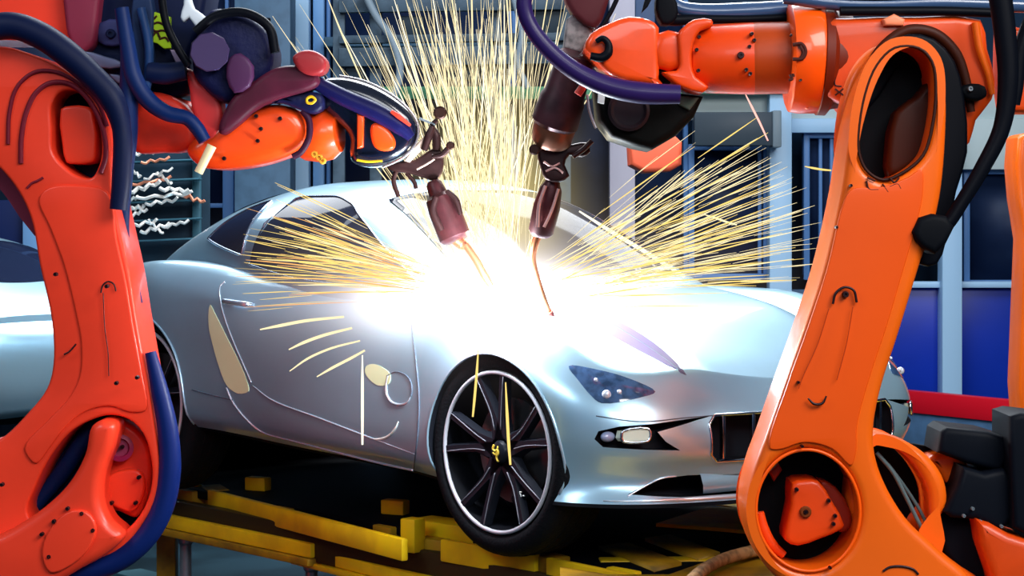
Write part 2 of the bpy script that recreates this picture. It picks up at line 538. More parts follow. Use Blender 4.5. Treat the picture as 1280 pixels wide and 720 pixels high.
def dome_bm():
    bm = bmesh.new(); nu, nv = 90, 48
    g = []
    for i in range(nu + 1):
        u = -3.14 + (3.14 - .3) * i / nu
        sb, zb, zr = interp(G_sb, u), interp(G_zb, u), interp(G_zr, u)
        row = []
        for k in range(nv + 1):
            a = PI * k / nv
            c, s_ = math.cos(a), math.sin(a)
            row.append(bm.verts.new((u, sb * abs(c) ** (2 / GN) * (1 if c > 0 else -1), zb + (zr - zb) * abs(s_) ** (2 / GN))))
        g.append(row)
    for a, b in zip(g, g[1:]):
        for k in range(nv): bm.faces.new((a[k], a[k + 1], b[k + 1], b[k]))
    for row in (g[0], g[-1]): bm.faces.new(row)
    for k in (0,):                       # closed underneath so the roof shell has volume
        bm.faces.new([r[0] for r in g] + [r[-1] for r in g][::-1])
    bmesh.ops.recalc_face_normals(bm, faces=bm.faces)
    return bm
bmD = dome_bm()
BVD = BVHTree.FromBMesh(bmD)

def hit(px, py, off=0.0, sgn=1, bvh=None):
    """the point of the car's skin seen at a photo pixel, in the car's own space (sgn=-1: its mirror image)"""
    o = CI @ Vector((0, 0, CH)); d = (CI @ P(px, py, 10) - o).normalized()
    r = (bvh or BVH).ray_cast(o, d)
    if r[0] is None:
        # nearest skin point along the ray
        q = o + d * 8.0
        best = None
        for k in range(40):
            q = o + d * (6.5 + k * .1)
            n_ = (bvh or BVH).find_nearest(q)
            if best is None or n_[3] < best[3]: best = n_
        r = best
    p, n = r[0], r[1]
    if n.dot(d) > 0: n = -n
    p = p + n * off
    return Vector((p.x, p.y * sgn, p.z))

def seam(name, pts, r, m, off=.001, mirror=False, parent=None, bvh=None, n=8, rr=None):
    out = []
    for sg in ((1, -1) if mirror else (1,)):
        q = cr_spline([(a, b, 0) for a, b in pts], n)
        w = [hit(v.x, v.y, off, sg, bvh) for v in q]
        bm = bmesh.new(); add_tube(bm, w, rr if rr else r, 6, 2)
        out.append(from_bm(name, bm, m, parent or car, sharp=0))
    return out

def patch(name, out, m, off=.003, sgn=1, rings=8, n=6, parent=None, bvh=None, bulge=0.0, smooth=True):
    o2 = sub(out, n) if smooth else out
    cx = sum(a for a, b in o2) / len(o2); cy = sum(b for a, b in o2) / len(o2)
    bm = bmesh.new(); rows = []
    c = bm.verts.new(hit(cx, cy, off + bulge, sgn, bvh))
    for r in range(1, rings + 1):
        f = r / rings
        oo = off + bulge * (1 - f * f)
        rows.append([bm.verts.new(hit(cx + (a - cx) * f, cy + (b - cy) * f, oo, sgn, bvh)) for a, b in o2])
    edge = [bm.verts.new(hit(a, b, -.012, sgn, bvh)) for a, b in o2]   # a rim let into the panel
    rows.append(edge)
    N = len(o2)
    for k in range(N): bm.faces.new((c, rows[0][k], rows[0][(k + 1) % N]))
    for a, b in zip(rows, rows[1:]):
        for k in range(N): bm.faces.new((a[k], a[(k + 1) % N], b[(k + 1) % N], b[k]))
    bmesh.ops.recalc_face_normals(bm, faces=bm.faces)
    return from_bm(name, bm, m, parent or car, sharp=50)

# --- cut the openings out of the painted skin
def cutter(bm):
    me = bpy.data.meshes.new('cut'); bmesh.ops.recalc_face_normals(bm, faces=bm.faces); bm.to_mesh(me); bm.free()
    me.materials.append(VOIDM)
    o = bpy.data.objects.new('cut', me); COL.objects.link(o); return o
cutters = []
WH = [(0.0, .38, .291, .355), (-2.399, .41, .315, .392)]           # u, hub height, rim radius, arch radius
for u, zh, rr, ra in WH:
    for sg in (-1, 1):
        bm = bmesh.new()
        add_lathe(bm, (u, sg * .58, zh), (u, sg * 1.2, zh), [(0, ra), (.62, ra)], 72)
        cutters.append(cutter(bm))
def prism_cut(pts_l, depth, ahead=.3):
    """prism along the car's length through a list of skin points"""
    bm = bmesh.new()
    a = [bm.verts.new((p.x - depth, p.y, p.z)) for p in pts_l]
    b = [bm.verts.new((p.x + ahead, p.y, p.z)) for p in pts_l]
    N = len(a)
    for k in range(N): bm.faces.new((a[k], a[(k + 1) % N], b[(k + 1) % N], b[k]))
    bm.faces.new(a); bm.faces.new(b[::-1])
    return cutter(bm)
SLOT = [(743, 549), (748, 539), (775, 533), (815, 530), (858, 524), (888, 520), (850, 532), (822, 540), (832, 552), (850, 563), (800, 562), (754, 559)]
for sg in (1, -1):
    pl = [hit(a, b, 0, sg) for a, b in SLOT]
    dv = Vector((-.80, .60 * sg, 0))
    bm = bmesh.new(); fa = [bm.verts.new(p + dv * .06) for p in pl]; fb = [bm.verts.new(p - dv * .10) for p in pl]
    for k in range(len(fa)): bm.faces.new((fa[k], fa[(k + 1) % len(fa)], fb[(k + 1) % len(fa)], fb[k]))
    bm.faces.new(fa); bm.faces.new(fb[::-1])
    cutters.append(cutter(bm))
gr = []
for a, b in ((.475, .372), (.505, .40), (.505, .505), (.475, .535), (-.475, .535), (-.505, .505), (-.505, .40), (-.475, .372)):
    gr.append(Vector((.66, a, b)))
cutters.append(prism_cut(gr, .06))
SPL = [(785, 618), (806, 607), (826, 598), (860, 594), (900, 593), (937, 592), (937, 620), (880, 622), (830, 621)]
hp = [hit(a, b) for a, b in SPL]
left = [hp[k] for k in (5, 4, 3, 2, 1, 0, 8, 7, 6)]
poly = left + [Vector((v.x, -v.y, v.z)) for v in left[::-1]]
cutters.append(prism_cut(poly, .10))

body = from_bm('body_shell', bmB, [PAINT, DARK], car, sharp=0)
for i, c in enumerate(cutters):
    c.matrix_world = CM
    md = body.modifiers.new('b', 'BOOLEAN'); md.operation = 'DIFFERENCE'; md.object = c; md.solver = 'EXACT'
    md.material_mode = 'TRANSFER'
dg = bpy.context.evaluated_depsgraph_get(); dg.update()
me2 = bpy.data.meshes.new_from_object(body.evaluated_get(dg))
body.modifiers.clear()
bm = bmesh.new(); bm.from_mesh(me2)
for e in bm.edges:
    e.smooth = not (len(e.link_faces) == 2 and (e.calc_face_angle(0) > math.radians(38) or e.link_faces[0].material_index != e.link_faces[1].material_index))
for f in bm.faces: f.smooth = True
bm.to_mesh(me2); bm.free()
body.data = me2
for c in cutters: bpy.data.objects.remove(c)

roof = from_bm('roof_panel', bmD, PAINT, car, sharp=40)

# --- glass
def strip_patch(name, low, high, ua, ub, sgn, m, nu=28, nv=10, off=.004):
    bm = bmesh.new(); g = []
    for i in range(nu + 1):
        u = ua + (ub - ua) * i / nu
        z0, z1 = interp(low, u), interp(high, u)
        row = []
        for k in range(nv + 1):
            z = z0 + (z1 - z0) * k / nv
            row.append(bm.verts.new((u, sgn * (dome_s(u, z) + off), z)))
        g.append(row)
    for a, b in zip(g, g[1:]):
        for k in range(nv): bm.faces.new((a[k], a[k + 1], b[k + 1], b[k]))
    bmesh.ops.solidify(bm, geom=bm.faces[:], thickness=.004)
    bmesh.ops.remove_doubles(bm, verts=bm.verts, dist=.0003)
    bmesh.ops.recalc_face_normals(bm, faces=bm.faces)
    o = from_bm(name, bm, m, car, sharp=60)
    edge = [Vector((ua + (ub - ua) * i / nu, 0, interp(low, ua + (ub - ua) * i / nu))) for i in range(nu + 1)]
    edge += [Vector((ub + (ua - ub) * i / nu, 0, interp(high, ub + (ua - ub) * i / nu))) for i in range(nu + 1)]
    loop = []
    for v in edge:
        p = Vector((v.x, sgn * (dome_s(v.x, v.z) + off), v.z))
        if not loop or (p - loop[-1]).length > .01: loop.append(p)
    bm = bmesh.new(); add_tube(bm, loop, .006, 6, 1, closed=True, smooth=False)
    from_bm('window_trim', bm, mat('window_trim_metal', (.45, .55, .7), rough=.25, metal=.9), o, sharp=0)
    return o
DW_L = [(-1.77, 1.024), (-1.4, .972), (-1.08, .955), (-.62, .95)]
DW_H = [(-1.77, 1.20), (-1.755, 1.302), (-1.70, 1.318), (-1.5, 1.318), (-1.3, 1.285), (-1.142, 1.222), (-.9, 1.10), (-.62, .955)]
QW_L = [(-2.26, 1.13), (-2.03, 1.09), (-1.85, 1.062)]
QW_H = [(-2.26, 1.135), (-2.18, 1.21), (-2.05, 1.275), (-1.93, 1.30), (-1.90, 1.26), (-1.85, 1.07)]
for sg in (-1, 1):
    strip_patch('door_window', DW_L, DW_H, -1.77, -.62, sg, GLASS, nu=44)
    strip_patch('quarter_window', QW_L, QW_H, -2.26, -1.85, sg, GLASS)
def top_patch(name, base, head, smax_b, smax_h, nu, nv, off=.005):
    bm = bmesh.new(); g = []
    for k in range(nv + 1):
        f = k / nv; row = []
        for i in range(nu + 1):
            x = -1 + 2 * i / nu
            s = x * (smax_b + (smax_h - smax_b) * f)
            u = base(x) + (head(x) - base(x)) * f
            row.append(bm.verts.new((u, s, dome_z(u, s) + off)))
        g.append(row)
    for a, b in zip(g, g[1:]):
        for k in range(nu): bm.faces.new((a[k], a[k + 1], b[k + 1], b[k]))
    bmesh.ops.solidify(bm, geom=bm.faces[:], thickness=.004)
    bmesh.ops.recalc_face_normals(bm, faces=bm.faces)
    o = from_bm(name, bm, GLASS, car, sharp=60)
    return o
top_patch('windscreen', lambda x: -.44 - .14 * x * x, lambda x: -1.09 - .06 * x * x, .60, .50, 36, 16)
top_patch('rear_window', lambda x: -2.85 + .10 * x * x, lambda x: -2.15 + .03 * x * x, .38, .47, 24, 10)
for sg in (1, -1):
    bm = bmesh.new(); add_tube(bm, [(-.38, sg * .10, .975), (-.42, sg * .30, 1.0), (-.50, sg * .52, 1.0)], [.010, .007, .005], 8, 4)
    from_bm('wiper', bm, DARK, car, sharp=0)

# --- wheels
def wheel(u, zh, rr, sg, rt, named):
    """sg -1 = near side. Local frame: the wheel turns about the car's y axis"""
    y0 = sg * (HW - .012)
    w = bpy.data.objects.new('wheel', None); COL.objects.link(w); w.parent = car; w.location = (u, y0, zh); w.empty_display_size = .1
    i_ = -sg                                                    # inboard direction
    def rot_obj(name, prof, m, seg=64):
        bm = bmesh.new(); add_lathe(bm, (0, 0, 0), (0, i_, 0), prof, seg)
        bmesh.ops.recalc_face_normals(bm, faces=bm.faces)
        return from_bm(name, bm, m, w, sharp=35)
    tb_ = bmesh.new()
    prof = [(.028, rr + .004), (.006, rr + .018), (.0, rr + (rt - rr) * .5), (.012, rt - .022), (.03, rt - .006), (.05, rt), (.21, rt), (.235, rt - .012), (.25, rr + .03), (.235, rr - .0)]
    add_lathe(tb_, (0, 0, 0), (0, i_, 0), prof, 72, False)
    bmesh.ops.recalc_face_normals(tb_, faces=tb_.faces)
    for g in range(3):
        add_tube(tb_, [(math.cos(2*PI*k/60) * (rt + .0005), i_ * (.085 + .045 * g), math.sin(2*PI*k/60) * (rt + .0005)) for k in range(60)], .003, 5, 1, closed=True, smooth=False)
    from_bm('tyre', tb_, RUBBER, w, sharp=50)
    # rim: outer lip and dark barrel
    bm = bmesh.new(); add_tube(bm, [(math.cos(2*PI*k/72) * (rr - .002), i_ * .012, math.sin(2*PI*k/72) * (rr - .002)) for k in range(72)], .0078, 10, 1, closed=True, smooth=False)
    from_bm('rim_lip', bm, mat('brushed_silver_lip', (.62, .65, .72), rough=.35, metal=.25), w, sharp=0)
    bm = bmesh.new(); add_lathe(bm, (0, 0, 0), (0, i_, 0), [(.012, rr - .004), (.05, rr - .018), (.19, rr - .03), (.20, .02)], 64, False)
    from_bm('rim_barrel', bm, DARK, w, sharp=35)
    # brake disc and caliper
    bm = bmesh.new(); add_lathe(bm, (0, 0, 0), (0, i_, 0), [(.10, .0), (.10, rr * .66), (.115, rr * .66), (.12, 0)], 48)
    from_bm('brake_disc', bm, mat('brake_disc_steel', (.10, .10, .11), rough=.35, metal=.8), w, sharp=30)
    # spokes: five pairs that fork towards the lip
    for k in range(5):
        a = 2 * PI * k / 5 + PI / 2 + .12
        bm = bmesh.new()
        for d_ in (-1, 1):
            pts2 = [(a + d_ * .10, .045, .050, .030), (a + d_ * .16, rr * .45, .024, .030), (a + d_ * .235, rr - .006, .019, .010)]
            prev = None
            for (aa, r, hwid, yy) in pts2:
                c = Vector((math.cos(aa) * r, 0, math.sin(aa) * r)); tn = Vector((-math.sin(a), 0, math.cos(a)))
                q = [bm.verts.new(c + tn * hwid + Vector((0, i_ * (yy + .030), 0))), bm.verts.new(c + tn * hwid * .62 + Vector((0, i_ * yy, 0))),
                     bm.verts.new(c - tn * hwid * .62 + Vector((0, i_ * yy, 0))), bm.verts.new(c - tn * hwid + Vector((0, i_ * (yy + .030), 0)))]
                if prev:
                    for j in range(3): bm.faces.new((prev[j], prev[j + 1], q[j + 1], q[j]))
                    bm.faces.new((prev[3], prev[0], q[0], q[3]))
                else: bm.faces.new(q)
                prev = q
            bm.faces.new(prev[::-1])
        bmesh.ops.recalc_face_normals(bm, faces=bm.faces)
        sp = from_bm('spoke', bm, RIMM, w, sharp=25)
    # machined edge lines on the spokes
    bm = bmesh.new()
    for k in range(5):
        a = 2 * PI * k / 5 + PI / 2 + .12
        for d_ in (-1, 1):
            p = [Vector((math.cos(a + d_ * g) * r, i_ * yy, math.sin(a + d_ * g) * r)) for g, r, yy in ((.21, rr * .28, .027), (.20, rr * .5, .026), (.265, rr - .012, .010))]
            add_tube(bm, p, .0022, 6, 4)
    from_bm('spoke_edge_trim', bm, mat('machined_edge', (.20, .21, .25), rough=.4, metal=.2), w, sharp=0)
    bm = bmesh.new(); add_lathe(bm, (0, 0, 0), (0, i_, 0), [(.014, 0), (.015, .026), (.020, .036), (.05, .052), (.10, .055)], 40)
    bmesh.ops.recalc_face_normals(bm, faces=bm.faces)
    from_bm('hub_cap', bm, RIMM, w, sharp=30)
    bm = bmesh.new()
    for r_, hh in ((.0, .0),):
        add_tube(bm, [(-.010, i_ * .011, .026), (-.016, i_ * .010, .012), (-.004, i_ * .010, .004), (.010, i_ * .010, .010), (.014, i_ * .010, -.004), (.004, i_ * .010, -.016), (.012, i_ * .011, -.034)], .0042, 6, 4)
        add_tube(bm, [(-.016, i_ * .010, -.002), (0, i_ * .010, -.008), (.012, i_ * .010, .022)], .0035, 6, 4)
    from_bm('hub_emblem', bm, mat('emblem_yellow', (.85, .62, .08), rough=.4), w, sharp=0)
    # caliper with a pale marking
    ang = -.95
    bm = bmesh.new()
    c = Vector((math.cos(ang) * rr * .62, i_ * .062, math.sin(ang) * rr * .62))
    add_box(bm, c, (.05, .05, .12), Matrix.Rotation(-ang, 3, 'Y'), .012)
    from_bm('brake_caliper', bm, DARK, w)
    bm = bmesh.new(); c2 = c + Vector((.0, -i_ * .028, 0))
    for dx, pp in ((-.018, [(0, .010), (.006, 0), (0, -.010)]), (.0, [(.008, .012), (-.004, .010), (.006, 0), (-.002, -.012), (-.008, -.008)]), (.019, [(-.004, .0), (.005, .0)])):
        add_tube(bm, [c2 + Vector((dx + a_, 0, b_)) for a_, b_ in pp], .0028, 6, 3)
    from_bm('caliper_marking', bm, mat('white_marking', (.8, .8, .78), rough=.5), w, sharp=0)
    return w
for (u, zh, rr, ra), rt in zip(WH, (.380, .410)):
    for sg in (-1, 1):
        wheel(u, zh, rr, sg, rt, True)

# --- trim lines, lamps and openings (placed on the skin)
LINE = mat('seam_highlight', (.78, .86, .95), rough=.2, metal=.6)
GAP = mat('panel_gap', (.10, .13, .18), rough=.5)
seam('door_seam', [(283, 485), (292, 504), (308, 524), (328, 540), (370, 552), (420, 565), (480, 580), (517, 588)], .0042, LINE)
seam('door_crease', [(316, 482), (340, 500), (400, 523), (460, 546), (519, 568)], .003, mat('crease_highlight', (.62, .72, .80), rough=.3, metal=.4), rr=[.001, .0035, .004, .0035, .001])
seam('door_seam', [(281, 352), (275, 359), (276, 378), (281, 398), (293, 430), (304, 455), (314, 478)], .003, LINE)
seam('door_seam', [(517, 588), (522, 545), (524, 500), (520, 450), (514, 400)], .0025, GAP)
seam('sill_crease', [(240, 487), (262, 493), (292, 500)], .0022, GAP)
seam('bonnet_seam', [(706, 372), (760, 402), (820, 440), (856, 468)], .0022, GAP, mirror=True)
seam('bumper_seam', [(745, 520), (800, 527), (860, 522), (935, 516)], .002, GAP, mirror=False)
for u, zh, rr, ra in WH:                         # bright rolled edge of each arch
    for sg in (-1, 1):
        bm = bmesh.new(); pts_ = []
        for k in range(49):
            a = math.radians(-24 + 228 * k / 48)
            x, z = u + math.cos(a) * (ra + .004), zh + math.sin(a) * (ra + .004)
            r_ = BVH.ray_cast(Vector((x, sg * 2, z)), Vector((0, -sg, 0)))
            if r_[0] is not None and z > .235 and abs(r_[0].y) > .6: pts_.append(Vector((x, r_[0].y + sg * .001, z)))
        if len(pts_) > 4:
            add_tube(bm, pts_, .005, 8, 1); from_bm('arch_lip', bm, PAINT, car, sharp=0)
# headlamps
HL = [(711, 458), (745, 462), (785, 473), (819, 490), (800, 497), (752, 504), (738, 494), (724, 477)]
LAMPG = mat('headlamp_glass', (.05, .11, .24), rough=.06, coat=1.0, noise=.5, nscale=30)
for sg in (1, -1):
    h = patch('headlamp', HL, LAMPG, off=.002, sgn=sg, smooth=True, n=4, bulge=.004)
    for (a, b, r_) in ((758, 494, .016), (774, 491, .009), (745, 476, .007)):
        p = hit(a, b, .006, sg)
        bm = bmesh.new(); bmesh.ops.create_uvsphere(bm, u_segments=20, v_segments=12, radius=r_, matrix=Matrix.Translation(p))
        from_bm('lamp_projector', bm, mat('lamp_lens', (.75, .82, .95), rough=.05, metal=.3, coat=1), h)
    # fog lamp and indicator inside the bumper slot
    p1, p2 = hit(759, 547, -.02, sg), hit(797, 545, -.012, sg)
    bm = bmesh.new(); bmesh.ops.create_uvsphere(bm, u_segments=20, v_segments=12, radius=1, matrix=Matrix.Translation(p1) @ Matrix.Diagonal((.02, .030, .019, 1)))
    from_bm('fog_lamp', bm, mat('fog_lamp_glass', (.25, .32, .50), rough=.1, coat=1), car)
    q = [hit(a, b, .002, sg) for a, b in ((779, 539), (810, 536), (813, 541), (811, 550), (806, 552), (780, 552), (777, 548))]
    bm = bmesh.new(); add_tube(bm, q, .0055, 8, 3, closed=True); from_bm('indicator_bezel', bm, CHROME, car, sharp=0)
    bm = bmesh.new(); f0 = [bm.verts.new(v + Vector((.0, 0, 0))) for v in q]; f1 = [bm.verts.new(v - Vector((.03, 0, 0))) for v in q]
    N = len(q)
    bm.faces.new(f0); bm.faces.new(f1[::-1])
    for k in range(N): bm.faces.new((f0[k], f1[k], f1[(k + 1) % N], f0[(k + 1) % N]))
    bmesh.ops.recalc_face_normals(bm, faces=bm.faces)
    from_bm('indicator_lamp', bm, mat('indicator_lens', (.72, .80, .66), rough=.15, coat=1), car, sharp=30)
    # outline of the slot and of the lower opening
bm = bmesh.new()
ring_ = [Vector((.0, a, b)) for a, b in ((.475, .372), (.505, .40), (.505, .505), (.475, .535), (-.475, .535), (-.505, .505), (-.505, .40), (-.475, .372))]
loop = []
for i in range(len(ring_)):
    a, b = ring_[i], ring_[(i + 1) % len(ring_)]
    for k in range(8):
        v = a.lerp(b, k / 8); r_ = BVH.ray_cast(Vector((2, v.y, v.z)), Vector((-1, 0, 0)))
        loop.append(r_[0] + Vector((.001, 0, 0)))
add_tube(bm, loop, .006, 8, 1, closed=True, smooth=False)
gz = from_bm('grille_surround', bm, CHROME, car, sharp=0)
for k in range(8):
    y = -.4375 + .125 * k
    x = BVH.ray_cast(Vector((2, y, .45)), Vector((-1, 0, 0)))[0].x
    box('grille_bar', (x - .030, y, .4535), (.020, .014, .165), CHROME, gz, world=False, bevel=.004)
lp = []
for k in range(61):
    y = -.84 + 1.68 * k / 60
    r_ = BVH.ray_cast(Vector((2, y, .248)), Vector((-1, 0, 0)))
    if r_[0] is not None: lp.append(r_[0] + Vector((.004, 0, .0)))
bm = bmesh.new(); add_tube(bm, lp, [.002, .009, .010, .008, .007, .008, .010, .009, .002], 8, 1, smooth=False)
from_bm('splitter_lip', bm, LINE, car, sharp=0)
bm = bmesh.new(); g0 = []
for k in range(25):
    y = -.52 + 1.04 * k / 24; b_ = .045 * (1 - (y / .52) ** 2)
    g0.append([bm.verts.new((.66 + b_ + dx, y, z)) for dx, z in ((-.05, .355), (-.012, .325), (.0, .29), (.0, .262), (-.06, .25))])
for a, b in zip(g0, g0[1:]):
    for j in range(4): bm.faces.new((a[j], a[j + 1], b[j + 1], b[j]))
bmesh.ops.recalc_face_normals(bm, faces=bm.faces)
from_bm('lower_bumper_panel', bm, PAINT, car, sharp=0)
seam('opening_edge', [(784, 621), (806, 608), (826, 598), (845, 595)], .003, LINE, off=.002)
# side features: painted reflections behind the door and by the front wheel, the filler cap
CREAM = mat('pale_yellow_reflection', (.84, .98, .58), rough=.3, coat=.6)
patch('side_intake_reflection', [(263, 381), (269, 392), (284, 422), (299, 452), (309, 477), (311, 489), (298, 492), (284, 482), (275, 461), (266, 430), (261, 405)], CREAM, off=.002, n=3)
patch('side_vent_reflection', [(458, 458), (466, 455), (478, 459), (488, 468), (486, 480), (474, 482), (464, 476), (457, 466)], CREAM, off=.002, n=3)
seam('filler_cap', [(485, 470), (483, 482), (484, 494), (490, 503), (500, 506), (509, 503), (514, 494)], .004, LINE, rr=[.003, .005, .006, .005, .002])
seam('filler_cap', [(484, 470), (494, 465), (506, 468), (513, 476), (515, 486), (514, 495)], .0025, GAP)
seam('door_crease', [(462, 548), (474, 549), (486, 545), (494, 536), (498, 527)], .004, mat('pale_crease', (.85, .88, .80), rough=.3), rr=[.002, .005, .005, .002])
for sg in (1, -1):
    patch('bonnet_crease_shade', [(712, 383), (745, 389), (790, 411), (830, 439), (858, 469), (822, 450), (776, 426), (740, 404)], mat('mauve_crease_shade', (.16, .13, .24), rough=.5), off=.0015, sgn=sg, n=3)  # mauve sliver paints the shade in the bonnet valley
# door handle
hp0 = hit(286, 377, .0); hp1 = hit(316, 381, .0)
bm = bmesh.new(); add_tube(bm, [hp0, hp0 + Vector((.01, -.03, .003)), hp1 + Vector((-.01, -.03, .003)), hp1], [.010, .012, .012, .008], 10, 6)
from_bm('door_handle', bm, mat('handle_metal', (.5, .6, .75), rough=.25, metal=.8), car, sharp=0)
# ================================================================== THE ROBOTS
def PT(*q): return [P(*a) for a in q]
def ptube(name, pts, rpx, m, parent, D=None, seg=12, n=8, **k):
    pts = [p if len(p) == 3 else (p[0], p[1], D) for p in pts]
    d0 = pts[0][2]
    r = [x * d0 / FPX for x in rpx] if isinstance(rpx, (list, tuple)) else rpx * d0 / FPX
    return tube(name, PT(*pts), r, m, parent, seg, n, **k)
def bolts(name, pts, D, rpx, m, parent):
    for a, b in pts:
        r = rpx * D / FPX
        p = P(a, b, D)
        lathe(name, p + Vector((0, .02, 0)), p - Vector((0, 1, 0)), [(0, r), (.022, r), (.026, r * .8), (.026, r * .45), (.018, r * .42)], m, parent, 12)
def drum(name, p0, p1, prof_px, m, parent, seg=36):
    """revolved casting between two photo points (px,py,D); prof [(0..1 along, radius px)]"""
    a, b = P(*p0), P(*p1); L = (b - a).length; k = (p0[2] + p1[2]) / 2 / FPX
    return lathe(name, a, b, [(t * L, r * k) for t, r in prof_px], m, parent, seg)
BOLT = mat('dark_bolt', (.02, .006, .01), rough=.4, metal=.5)

# ------------------------------------------------------------------ left robot
DL = 7.6
rl = thing('welding_robot', 'red-orange welding robot arm with navy hoses at the left, torch over the car door', 'robot', (-1.95, 7.95, 0))
# pedestal on the floor, just under the picture
lathe('pedestal', (-1.95, 7.95, 0), (-1.95, 7.95, 1), [(0, .46), (.04, .46), (.05, .38), (.30, .36), (.34, .40), (.44, .40), (.46, .30)], RED, rl, 48)
LINK = [(-60, 100), (-30, 68), (0, 58), (35, 66), (83, 88), (113, 113), (134, 148), (138, 190), (140, 240), (150, 290), (161, 340), (170, 397), (183, 470), (192, 525), (199, 580), (197, 620), (180, 652), (150, 690), (110, 712), (40, 740), (-60, 750), (-90, 640), (-50, 570), (0, 549), (33, 518), (58, 486), (66, 455), (64, 400), (49, 330), (38, 272), (18, 232), (-20, 190), (-60, 150)]
POCK = [(34, 640), (44, 608), (62, 572), (88, 540), (112, 526), (138, 519), (163, 526), (180, 545), (188, 572), (190, 598), (184, 626), (170, 650), (150, 668), (128, 676), (90, 676), (55, 668)]
OVAL = [(64, 160), (64, 130), (75, 115), (92, 113), (108, 124), (121, 150), (127, 180), (124, 205), (114, 222), (98, 220), (80, 208), (66, 190)]
plate('lower_arm', LINK, DL, .34, RED, rl, bevel=.012, holes=(POCK, OVAL), bseg=3)
# raised spine panel with the long ridge
plate('arm_panel', [(48, 250), (60, 235), (100, 232), (134, 240), (146, 300), (157, 350), (166, 405), (177, 465), (183, 512), (165, 516), (136, 508), (104, 516), (80, 536), (62, 560), (44, 580), (30, 560), (60, 525), (86, 497), (99, 470), (101, 430), (95, 395), (79, 330), (62, 285)], DL - .010, .06, RED, rl, bevel=.008)
# recess walls behind the two openings
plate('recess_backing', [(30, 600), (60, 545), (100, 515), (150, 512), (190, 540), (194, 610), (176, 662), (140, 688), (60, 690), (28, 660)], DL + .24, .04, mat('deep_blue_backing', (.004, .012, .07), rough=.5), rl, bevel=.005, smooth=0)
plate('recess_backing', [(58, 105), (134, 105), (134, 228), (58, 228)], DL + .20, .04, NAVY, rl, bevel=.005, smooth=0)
plate('inspection_block', [(75, 136), (88, 132), (108, 133), (116, 140), (119, 195), (114, 203), (92, 205), (82, 203), (77, 180)], DL + .04, .20, RED, rl, bevel=.012, smooth=2)
plate('joint_disc', [(136, 524), (160, 530), (182, 552), (189, 585), (184, 620), (170, 647), (148, 640), (128, 634), (124, 620), (134, 570)], DL + .12, .12, RED, rl, bevel=.02)
plate('joint_plate', [(132, 600), (145, 590), (172, 588), (180, 600), (178, 622), (165, 640), (140, 632), (128, 624)], DL + .085, .06, RED, rl, bevel=.012)
lathe('joint_hub', P(150, 560, DL + .12), P(150, 560, DL), [(0, .05), (.05, .05), (.055, .035), (.04, .03), (.04, .0)], mat('maroon_hub', (.25, .01, .06), rough=.4), rl, 24)
bolts('bolt', [(173, 597), (169, 629), (152, 559), (139, 629)], DL + .06, 2.6, BOLT, rl)
plate('support_strut', [(113, 534), (127, 526), (142, 531), (140, 556), (131, 580), (125, 602), (125, 630), (134, 652), (152, 671), (130, 695), (100, 712), (60, 735), (-70, 790), (-70, 700), (0, 669), (30, 652), (60, 630), (86, 603), (105, 568)], DL - .10, .22, RED, rl, bevel=.035, bseg=5)
plate('cover_plate', [(58, 668), (84, 640), (108, 640), (120, 660), (108, 690), (80, 712), (62, 716), (52, 695)], DL - .115, .04, RED, rl, bevel=.008, smooth=3)
bolts('bolt', [(52, 668), (67, 652), (84, 636), (102, 642), (116, 663), (61, 696), (2, 606), (133, 358), (145, 479), (171, 472), (69, 343)], DL - .115, 2.6, BOLT, rl)
# groove rings round the shoulder
for off_, rp in ((0, 3.2), (1, 2.6)):
    pts_ = [(26, 204), (27, 170), (33, 140), (45, 116), (62, 104), (84, 104), (104, 117), (120, 140), (130, 168), (132, 196), (126, 216)] if off_ == 0 else \
           [(10, 180), (12, 140), (22, 108), (44, 90), (70, 90), (98, 104), (122, 128), (134, 158)]
    ptube('groove_ring', pts_, rp, mat('maroon_groove', (.16, .008, .02), rough=.45), rl, D=DL - .004)
ptube('slot_outline', [(126, 366), (129, 356), (135, 352), (142, 355), (145, 364)], 1.0, BOLT, rl, D=DL - .022)
ptube('slot_outline', [(129, 366), (131, 410), (135, 440), (136, 470)], .6, BOLT, rl, D=DL - .022)
ptube('stamped_mark', [(80, 443), (86, 440), (90, 436), (95, 430)], 1.1, BOLT, rl, D=DL - .02)
ptube('stamped_mark', [(34, 235), (40, 229), (47, 226), (54, 222)], 1.6, mat('maroon_groove', (.16, .008, .02)), rl, D=DL - .002)
# rear casting of the shoulder and motor body above it
plate('shoulder_casting', [(-80, -60), (60, -70), (118, -60), (120, 30), (116, 52), (100, 64), (70, 60), (30, 50), (-80, 40)], DL + .30, .40, RED, rl, bevel=.04, smooth=3)
plate('shoulder_casting', [(82, -60), (121, -60), (121, 28), (116, 56), (100, 66), (86, 50), (80, 20)], DL + .24, .20, mat('dark_crimson_enamel', (.22, .02, .05), rough=.45), rl, bevel=.02, smooth=3)
plate('side_casting', [(-40, 190), (10, 200), (26, 225), (40, 262), (40, 280), (16, 246), (-40, 180)], DL + .2, .3, mat('dark_crimson_enamel', (.22, .02, .05)), rl, bevel=.02, smooth=2)
plate('motor_housing', [(118, -60), (250, -60), (250, 40), (236, 70), (236, 118), (165, 122), (140, 118), (120, 90), (96, 66), (116, 50)], DL + .32, .36, NAVY, rl, bevel=.03, smooth=2)
plate('motor_cover', [(124, 28), (150, 24), (158, 32), (156, 52), (140, 58), (122, 52)], DL + .28, .10, mat('slate_blue_plastic', (.03, .035, .12), rough=.5), rl, bevel=.012, smooth=2)
bolts('bolt', [(138, 42)], DL + .26, 6, NAVY, rl)
plate('bracket', [(106, 64), (130, 70), (152, 78), (150, 84), (124, 84), (112, 76)], DL + .25, .05, mat('slate_metal', (.16, .18, .30), rough=.4, metal=.5), rl, bevel=.006, smooth=2)
